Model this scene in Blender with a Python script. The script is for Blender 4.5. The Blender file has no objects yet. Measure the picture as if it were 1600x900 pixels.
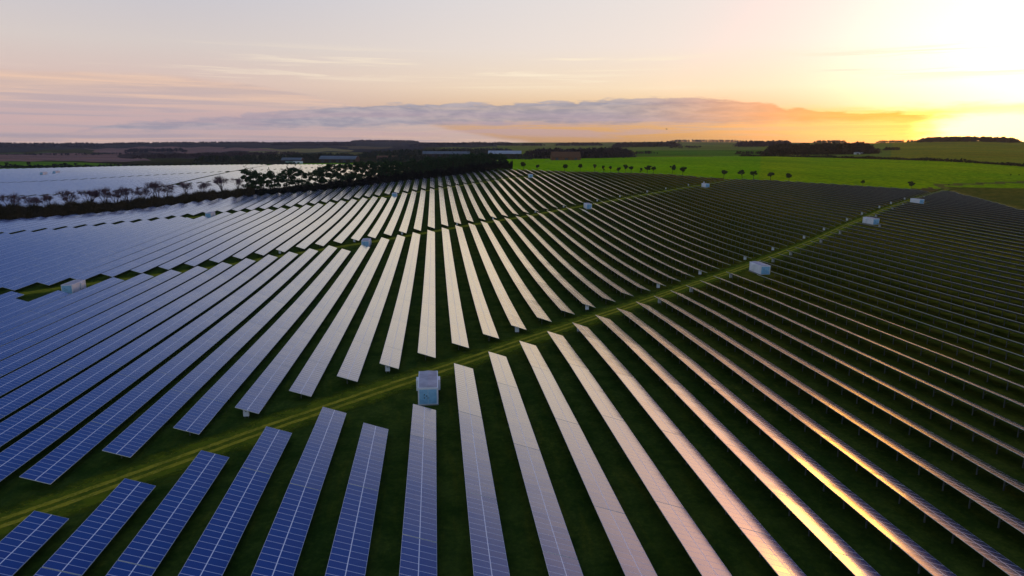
import bpy, bmesh, math, random
import numpy as np
from mathutils import Matrix, Vector

R = math.radians
random.seed(7)
rng = np.random.default_rng(11)
SC = bpy.context.scene
COL = SC.collection

# ------------------------------------------------------------------ camera
# +Y runs along the panel rows, +X is to the right (towards the sun side), camera 40 m up
CAM_Z = 40.0
FPX = 1067.92
PITCH = math.atan((223.68 - 450) / FPX)
YAW = 0.112007
ROLL = 0.005518
def cam_dir(u, v):
    c, s = math.cos(ROLL), math.sin(ROLL)
    u, v = c * u - s * v, s * u + c * v
    sp, cp = math.sin(PITCH), math.cos(PITCH)
    dx, dy, dz = u, cp - v * sp, sp + v * cp
    cy, sy = math.cos(YAW), math.sin(YAW)
    return Vector((dx * cy + dy * sy, -dx * sy + dy * cy, dz))
fw = cam_dir(0, 0)
right = cam_dir(1, 0) - fw
up = cam_dir(0, 1) - fw
cam_data = bpy.data.cameras.new('camera')
cam_data.sensor_width = 36.0
cam_data.lens = 36.0 * FPX / 1600.0
cam_data.clip_start = 0.5
cam_data.clip_end = 30000
cam = bpy.data.objects.new('camera', cam_data)
COL.objects.link(cam)
m3 = Matrix((right.normalized(), up.normalized(), (-fw).normalized())).transposed()
cam.matrix_world = Matrix.Translation((0, 0, CAM_Z)) @ m3.to_4x4()
SC.camera = cam

# ------------------------------------------------------------------ exposure
SC.view_settings.view_transform = 'Standard'
SC.view_settings.look = 'None'
SC.view_settings.exposure = 0.0
SC.view_settings.gamma = 1.0
SC.view_settings.use_curve_mapping = False
SC.render.engine = 'CYCLES'
SC.cycles.use_denoising = True
SC.cycles.max_bounces = 6
SC.cycles.diffuse_bounces = 2
SC.cycles.glossy_bounces = 3
SC.cycles.transparent_max_bounces = 8
SC.cycles.volume_bounces = 1
SC.cycles.sample_clamp_indirect = 6.0

# ------------------------------------------------------------------ node helpers
class NT:
    def __init__(s, tree):
        s.t = tree; s.n = tree.nodes; s.l = tree.links
    def put(s, sock, v):
        if v is None: return
        if isinstance(v, bpy.types.NodeSocket): s.l.new(v, sock)
        else:
            if isinstance(v, (tuple, list)) and len(v) == 3 and sock.type == 'RGBA': v = (*v, 1)
            sock.default_value = v
    def math(s, op, a, b=None, c=None, clamp=False):
        n = s.n.new('ShaderNodeMath'); n.operation = op; n.use_clamp = clamp
        s.put(n.inputs[0], a); s.put(n.inputs[1], b); s.put(n.inputs[2], c)
        return n.outputs[0]
    def vmath(s, op, a, b=None):
        n = s.n.new('ShaderNodeVectorMath'); n.operation = op
        s.put(n.inputs[0], a); s.put(n.inputs[1], b)
        return n.outputs['Value'] if op in ('DOT_PRODUCT', 'LENGTH') else n.outputs[0]
    def mix(s, f, a, b, mode='MIX'):
        n = s.n.new('ShaderNodeMix'); n.data_type = 'RGBA'; n.blend_type = mode
        s.put(n.inputs[0], f); s.put(n.inputs[6], a); s.put(n.inputs[7], b)
        return n.outputs[2]
    def ramp(s, f, stops, interp='LINEAR'):
        n = s.n.new('ShaderNodeValToRGB'); cr = n.color_ramp; cr.interpolation = interp
        while len(cr.elements) < len(stops): cr.elements.new(0.5)
        for e, (p, c) in zip(cr.elements, stops):
            e.position = p; e.color = (*c, 1) if len(c) == 3 else c
        s.put(n.inputs[0], f)
        return n.outputs[0]
    def smooth(s, x, a, b):
        n = s.n.new('ShaderNodeMapRange'); n.interpolation_type = 'SMOOTHSTEP'
        s.put(n.inputs[0], x); s.put(n.inputs[1], a); s.put(n.inputs[2], b)
        n.inputs[3].default_value = 0; n.inputs[4].default_value = 1
        return n.outputs[0]
    def lin(s, x, a, b, c, d):
        n = s.n.new('ShaderNodeMapRange')
        s.put(n.inputs[0], x); s.put(n.inputs[1], a); s.put(n.inputs[2], b); s.put(n.inputs[3], c); s.put(n.inputs[4], d)
        return n.outputs[0]
    def noise(s, vec, scale, detail=4, rough=.55, dist=0.0):
        n = s.n.new('ShaderNodeTexNoise'); s.put(n.inputs['Vector'], vec)
        n.inputs['Scale'].default_value = scale; n.inputs['Detail'].default_value = detail
        n.inputs['Roughness'].default_value = rough; n.inputs['Distortion'].default_value = dist
        return n.outputs[0]
    def comb(s, x, y, z=0.0):
        n = s.n.new('ShaderNodeCombineXYZ'); s.put(n.inputs[0], x); s.put(n.inputs[1], y); s.put(n.inputs[2], z)
        return n.outputs[0]
    def sep(s, v):
        n = s.n.new('ShaderNodeSeparateXYZ'); s.put(n.inputs[0], v); return n.outputs

# ------------------------------------------------------------------ sun direction
SUN_AZ = math.atan((1566 - 800) / FPX) + YAW       # from +Y towards +X
SUN_EL = R(3.1)
sun_vec = Vector((math.sin(SUN_AZ) * math.cos(SUN_EL), math.cos(SUN_AZ) * math.cos(SUN_EL), math.sin(SUN_EL)))

# ------------------------------------------------------------------ world
world = bpy.data.worlds.new('World'); SC.world = world
world.use_nodes = True
wt = NT(world.node_tree); wt.n.clear()
tc = wt.n.new('ShaderNodeTexCoord')
D = wt.vmath('NORMALIZE', tc.outputs['Generated'])
dx, dy, dz = wt.sep(D)
az = wt.math('ARCTAN2', dx, dy)
hx = wt.vmath('NORMALIZE', wt.comb(dx, dy, 0.0))
hs = wt.vmath('DOT_PRODUCT', hx, (math.sin(SUN_AZ), math.cos(SUN_AZ), 0))   # 1 towards the sun, -1 opposite
hsun = wt.smooth(hs, 0.45, 0.985)
el = wt.math('MAXIMUM', dz, 0.0)
A = wt.ramp(el, [(0.0, (.46, .37, .43)), (.03, (.50, .39, .43)), (.075, (.70, .53, .48)), (.12, (.68, .60, .57)), (.20, (.56, .56, .63)),
                 (.29, (.36, .40, .60)), (.38, (.12, .19, .47)), (.50, (.035, .09, .36)), (.75, (.05, .09, .30)), (1.0, (.22, .27, .40))])
B = wt.ramp(el, [(0.0, (.60, .31, .09)), (.035, (.76, .43, .17)), (.075, (.92, .74, .52)), (.13, (.86, .76, .69)), (.22, (.78, .74, .73)),
                 (.30, (.54, .54, .64)), (.40, (.18, .24, .46)), (.52, (.04, .09, .34)), (.78, (.06, .10, .30)), (1.0, (.22, .27, .40))])  # overhead end of both ramps brightened to add ambient light
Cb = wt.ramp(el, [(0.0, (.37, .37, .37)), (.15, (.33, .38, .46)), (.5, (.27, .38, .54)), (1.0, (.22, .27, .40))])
base = wt.mix(hsun, A, B)
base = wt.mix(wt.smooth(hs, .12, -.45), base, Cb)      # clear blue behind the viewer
# glow round the sun
ds = wt.vmath('DOT_PRODUCT', D, tuple(sun_vec))
ang = wt.math('ARCCOSINE', wt.math('MINIMUM', ds, 1.0))
glow_wide = wt.math('EXPONENT', wt.math('MULTIPLY', ang, -7.5))
glow_near = wt.math('EXPONENT', wt.math('MULTIPLY', wt.math('POWER', ang, 2.0), -30.0))
base = wt.mix(wt.smooth(ang, .44, .10), base, wt.mix(1.0, base, (1.0, .89, .93), 'MULTIPLY'))
base = wt.mix(1.0, base, wt.mix(glow_wide, (0, 0, 0), (1.15, .66, .32)), 'ADD')
base = wt.mix(1.0, base, wt.mix(glow_near, (0, 0, 0), (1.3, .42, .34)), 'ADD')
# physical sky, added thin
sky = wt.n.new('ShaderNodeTexSky'); sky.sky_type = 'NISHITA'; sky.sun_disc = False
sky.sun_elevation = SUN_EL; sky.sun_rotation = SUN_AZ
sky.air_density = 1.0; sky.dust_density = 2.0; sky.ozone_density = 2.0
nish = wt.vmath('SCALE', sky.outputs[0]); nish.node.inputs[3].default_value = 0.004
base = wt.mix(1.0, base, nish, 'ADD')
# --- clouds: coordinates in azimuth / stretched elevation
cc = wt.comb(wt.math('MULTIPLY', az, 6.0), wt.math('MULTIPLY', dz, 60.0), 0.0)
n1 = wt.noise(cc, 1.1, 7, .58, .3)
cc2 = wt.comb(wt.math('MULTIPLY', az, 3.0), wt.math('MULTIPLY', dz, 90.0), 3.0)
n2 = wt.noise(cc2, 1.3, 6, .6, .6)
cc3 = wt.comb(wt.math('MULTIPLY', az, 22.0), wt.math('MULTIPLY', dz, 110.0), 8.0)
n3 = wt.noise(cc3, 1.3, 5, .6, .2)
def azp(px): return math.atan((px - 800) / FPX) + YAW
def curve(stops):          # value as a function of azimuth, through (px, y) points, y px -> elevation
    n = wt.n.new('ShaderNodeFloatCurve'); cm = n.mapping; c = cm.curves[0]
    lo, hi = azp(-400), azp(2000)
    pts = [((azp(px) - lo) / (hi - lo), v) for px, v in stops]
    while len(c.points) < len(pts): c.points.new(.5, .5)
    for p, (x, y) in zip(c.points, pts): p.location = (x, y)
    cm.update()
    wt.put(n.inputs['Value'], wt.lin(az, lo, hi, 0.0, 1.0))
    return n.outputs[0]
def E(px, y): return (224 - y) / (FPX / math.cos(math.atan((px - 800) / FPX))) * 5      # elevation x5
# high veil, upper left, a wedge sinking to the right
vt = curve([(-400, E(-400, 100)), (0, E(0, 116)), (260, E(260, 124)), (530, E(530, 160)), (640, E(640, 185)), (860, E(860, 226)), (2000, E(2000, 300))])
veil = wt.smooth(wt.math('SUBTRACT', vt, wt.math('ADD', wt.math('MULTIPLY', dz, 5.0), wt.math('MULTIPLY', wt.math('SUBTRACT', n1, .5), .08))), 0.0, 0.035)
base = wt.mix(wt.math('MULTIPLY', veil, .85), base, wt.mix(wt.smooth(n2, .35, .68), (.49, .39, .43), (.80, .54, .43)))
rim = wt.math('MULTIPLY', wt.math('MULTIPLY', veil, wt.math('SUBTRACT', 1.0, wt.smooth(wt.math('SUBTRACT', vt, wt.math('MULTIPLY', dz, 5.0)), 0.05, 0.26))), .22)
base = wt.mix(rim, base, (.93, .68, .46))
amb = wt.math('MULTIPLY', wt.math('EXPONENT', wt.math('MULTIPLY', wt.math('POWER', wt.math('SUBTRACT', az, azp(1520)), 2.0), -30.0)), wt.smooth(wt.math('ADD', dz, wt.math('MULTIPLY', wt.math('SUBTRACT', n3, .5), .02)), .054, .034))
base = wt.mix(wt.math('MULTIPLY', amb, wt.lin(n2, .35, .62, .72, .93)), base, (2.2, .82, .03))
# the long dark bank
top = curve([(-400, 0.0), (90, E(90, 212)), (200, E(200, 196)), (330, E(330, 186)), (480, E(480, 174)), (560, E(560, 168)), (800, E(800, 164)), (1000, E(1000, 156)),
             (1120, E(1120, 156)), (1220, E(1220, 166)), (1400, E(1400, 174)), (1600, E(1600, 175)), (2000, E(2000, 185))])
bot = curve([(-400, 0.0), (90, E(90, 215)), (200, E(200, 208)), (480, E(480, 203)), (800, E(800, 196)), (1000, E(1000, 195)), (1200, E(1200, 192)),
             (1400, E(1400, 188)), (1600, E(1600, 185)), (2000, E(2000, 190))])
e5 = wt.math('MULTIPLY', dz, 5.0)
wob = wt.math('MULTIPLY', wt.math('SUBTRACT', n3, .5), .11)
t1 = wt.smooth(wt.math('SUBTRACT', wt.math('ADD', top, wob), e5), 0.0, 0.022)
t2 = wt.smooth(wt.math('SUBTRACT', e5, wt.math('ADD', bot, wt.math('MULTIPLY', wob, .6))), -0.02, 0.03)
bank = wt.math('MULTIPLY', wt.math('MULTIPLY', t1, t2), wt.lin(n2, .3, .6, .72, 1.0))
nearsun = wt.smooth(ang, 0.50, 0.10)
bank_col = wt.mix(nearsun, wt.mix(wt.smooth(n3, .35, .7), (.27, .285, .38), (.47, .42, .46)), (1.25, .44, .045))
base = wt.mix(wt.math('MULTIPLY', bank, .94), base, bank_col)
# low mauve streaks under the bank and a thin bright gap at the horizon
streak = wt.math('MULTIPLY', wt.smooth(n2, .43, .57), wt.math('MULTIPLY', wt.smooth(e5, 0.26, 0.16), wt.smooth(e5, 0.02, 0.06)))
base = wt.mix(wt.math('MULTIPLY', streak, .6), base, wt.mix(nearsun, (.52, .38, .42), (.95, .58, .17)))
# fine bright cirrus above the bank
cir = wt.math('MULTIPLY', wt.smooth(n2, .50, .66), wt.math('MULTIPLY', wt.smooth(e5, .34, .45), wt.smooth(e5, .66, .54)))
base = wt.mix(wt.math('MULTIPLY', cir, wt.lin(az, azp(100), azp(750), 0.1, .8)), base, (1.0, .86, .66))
# core of the glow: white gap in the cloud where the sun stands, yellow round it
dxs = wt.math('SUBTRACT', az, azp(1550))
core_el = wt.math('SUBTRACT', dz, 0.018)
q = wt.math('SQRT', wt.math('ADD', wt.math('POWER', wt.math('MULTIPLY', wt.math('ABSOLUTE', dxs), 1.0), 2.0), wt.math('POWER', wt.math('MULTIPLY', wt.math('ABSOLUTE', core_el), 3.4), 2.0)))
qq = wt.math('ADD', q, wt.math('MULTIPLY', wt.math('SUBTRACT', n3, .5), .05))
yel = wt.math('EXPONENT', wt.math('MULTIPLY', q, -9.0))
base = wt.mix(1.0, base, wt.mix(yel, (0, 0, 0), (1.1, .42, .0)), 'ADD')
core = wt.smooth(qq, 0.105, 0.045)
base = wt.mix(core, base, (5.0, 2.8, .85))
below = wt.smooth(dz, -0.004, -0.02)
base = wt.mix(below, base, (.05, .06, .03))
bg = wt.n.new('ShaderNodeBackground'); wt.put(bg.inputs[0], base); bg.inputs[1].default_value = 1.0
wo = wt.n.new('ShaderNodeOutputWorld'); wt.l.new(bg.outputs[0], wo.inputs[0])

sun_data = bpy.data.lights.new('sun', 'SUN'); sun_data.energy = 0.16; sun_data.angle = R(7)
sun_data.color = (1.0, .42, .03)
sun_lamp = bpy.data.objects.new('sun', sun_data); COL.objects.link(sun_lamp)
sun_lamp.rotation_euler = (-sun_vec).to_track_quat('-Z', 'Y').to_euler()
sun_lamp.location = (0, 0, 200)

# ------------------------------------------------------------------ object helpers
def tag(o, label=None, cat=None, group=None, kind=None):
    if label: o['label'] = label
    if cat: o['category'] = cat
    if group: o['group'] = group
    if kind: o['kind'] = kind
    return o
def link(name, data, parent=None, loc=None):
    o = bpy.data.objects.new(name, data); COL.objects.link(o)
    if parent: o.parent = parent
    if loc is not None: o.location = loc
    return o
def empty(name, loc, rz=0.0):
    o = link(name, None, loc=loc); o.rotation_euler.z = rz; o.empty_display_size = .5
    return o
class MB:
    def __init__(s): s.v = []; s.f = []; s.uv = []; s.mi = []
    def quad(s, pts, uv=None, mi=0):
        b = len(s.v); s.v += [tuple(p) for p in pts]; s.f.append(tuple(range(b, b + len(pts))))
        s.uv += uv if uv else [(0, 0)] * len(pts); s.mi.append(mi)
    def box(s, x0, x1, y0, y1, z0, z1, mi=0, M=None):
        P = [Vector(p) for p in ((x0,y0,z0),(x1,y0,z0),(x1,y1,z0),(x0,y1,z0),(x0,y0,z1),(x1,y0,z1),(x1,y1,z1),(x0,y1,z1))]
        if M is not None: P = [M @ p for p in P]
        for q in ((3,2,1,0),(4,5,6,7),(0,1,5,4),(1,2,6,5),(2,3,7,6),(3,0,4,7)): s.quad([P[i] for i in q], None, mi)
    def beam(s, a, b, w, h, mi=0):
        a, b = Vector(a), Vector(b); d = b - a; L = d.length
        if L < 1e-6: return
        M = Matrix.Translation(a) @ d.to_track_quat('Y', 'Z').to_matrix().to_4x4()
        s.box(-w/2, w/2, 0, L, -h/2, h/2, mi, M)
    def tube(s, a, b, ra, rb, n=5, mi=0):
        a, b = Vector(a), Vector(b); d = (b - a)
        if d.length < 1e-6: return
        M = d.to_track_quat('Z', 'Y').to_matrix()
        P = []; Q = []
        for i in range(n):
            t = 2 * math.pi * i / n; c = Vector((math.cos(t), math.sin(t), 0))
            P.append(a + M @ (c * ra)); Q.append(b + M @ (c * rb))
        for i in range(n):
            j = (i + 1) % n; s.quad([P[i], P[j], Q[j], Q[i]], None, mi)
    def mesh(s, name, mats, smooth=False):
        me = bpy.data.meshes.new(name); me.from_pydata(s.v, [], s.f)
        if not isinstance(mats, (list, tuple)): mats = [mats]
        for m in mats: me.materials.append(m)
        uvl = me.uv_layers.new(name='UVMap'); uvl.data.foreach_set('uv', np.array(s.uv, dtype=np.float32).ravel())
        me.polygons.foreach_set('material_index', np.array(s.mi, dtype=np.int32))
        if smooth: me.shade_smooth()
        me.update(); return me
def np_mesh(name, V, F, mats, mi=None, attr=None, smooth=False):
    me = bpy.data.meshes.new(name); V = np.asarray(V, dtype=np.float32); F = np.asarray(F, dtype=np.int32)
    k = F.shape[1]
    me.vertices.add(len(V)); me.vertices.foreach_set('co', V.ravel())
    me.loops.add(F.size); me.loops.foreach_set('vertex_index', F.ravel())
    me.polygons.add(len(F)); me.polygons.foreach_set('loop_start', np.arange(0, F.size, k, dtype=np.int32))
    if not isinstance(mats, (list, tuple)): mats = [mats]
    for m in mats: me.materials.append(m)
    if mi is not None: me.polygons.foreach_set('material_index', np.asarray(mi, dtype=np.int32))
    if attr is not None:
        ca = me.color_attributes.new('field', 'FLOAT_COLOR', 'POINT')
        c4 = np.concatenate([attr, np.ones((len(attr), 1))], 1).astype(np.float32)
        ca.data.foreach_set('color', c4.ravel())
    me.update(calc_edges=True); me.validate()
    if smooth: me.shade_smooth()
    return me
def mat(name, col, rough=.8, spec=.3, metal=0.0):
    m = bpy.data.materials.new(name); m.use_nodes = True
    b = m.node_tree.nodes['Principled BSDF']
    b.inputs['Base Color'].default_value = (*col, 1); b.inputs['Roughness'].default_value = rough
    b.inputs['Specular IOR Level'].default_value = spec; b.inputs['Metallic'].default_value = metal
    return m
def noisy(name, c1, c2, scale, rough=.85, spec=.2, c3=None, detail=5, obj=False):
    m = mat(name, c1, rough, spec); t = NT(m.node_tree); b = m.node_tree.nodes['Principled BSDF']
    if obj:
        v = t.n.new('ShaderNodeTexCoord').outputs['Object']
    else:
        v = t.n.new('ShaderNodeNewGeometry').outputs['Position']
    f = t.smooth(t.noise(v, scale, detail, .65), .35, .65)
    c = t.mix(f, c1, c2)
    if c3: c = t.mix(t.smooth(t.noise(v, scale * 7, 3, .6), .5, .7), c, c3)
    t.put(b.inputs['Base Color'], c)
    return m
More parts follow.
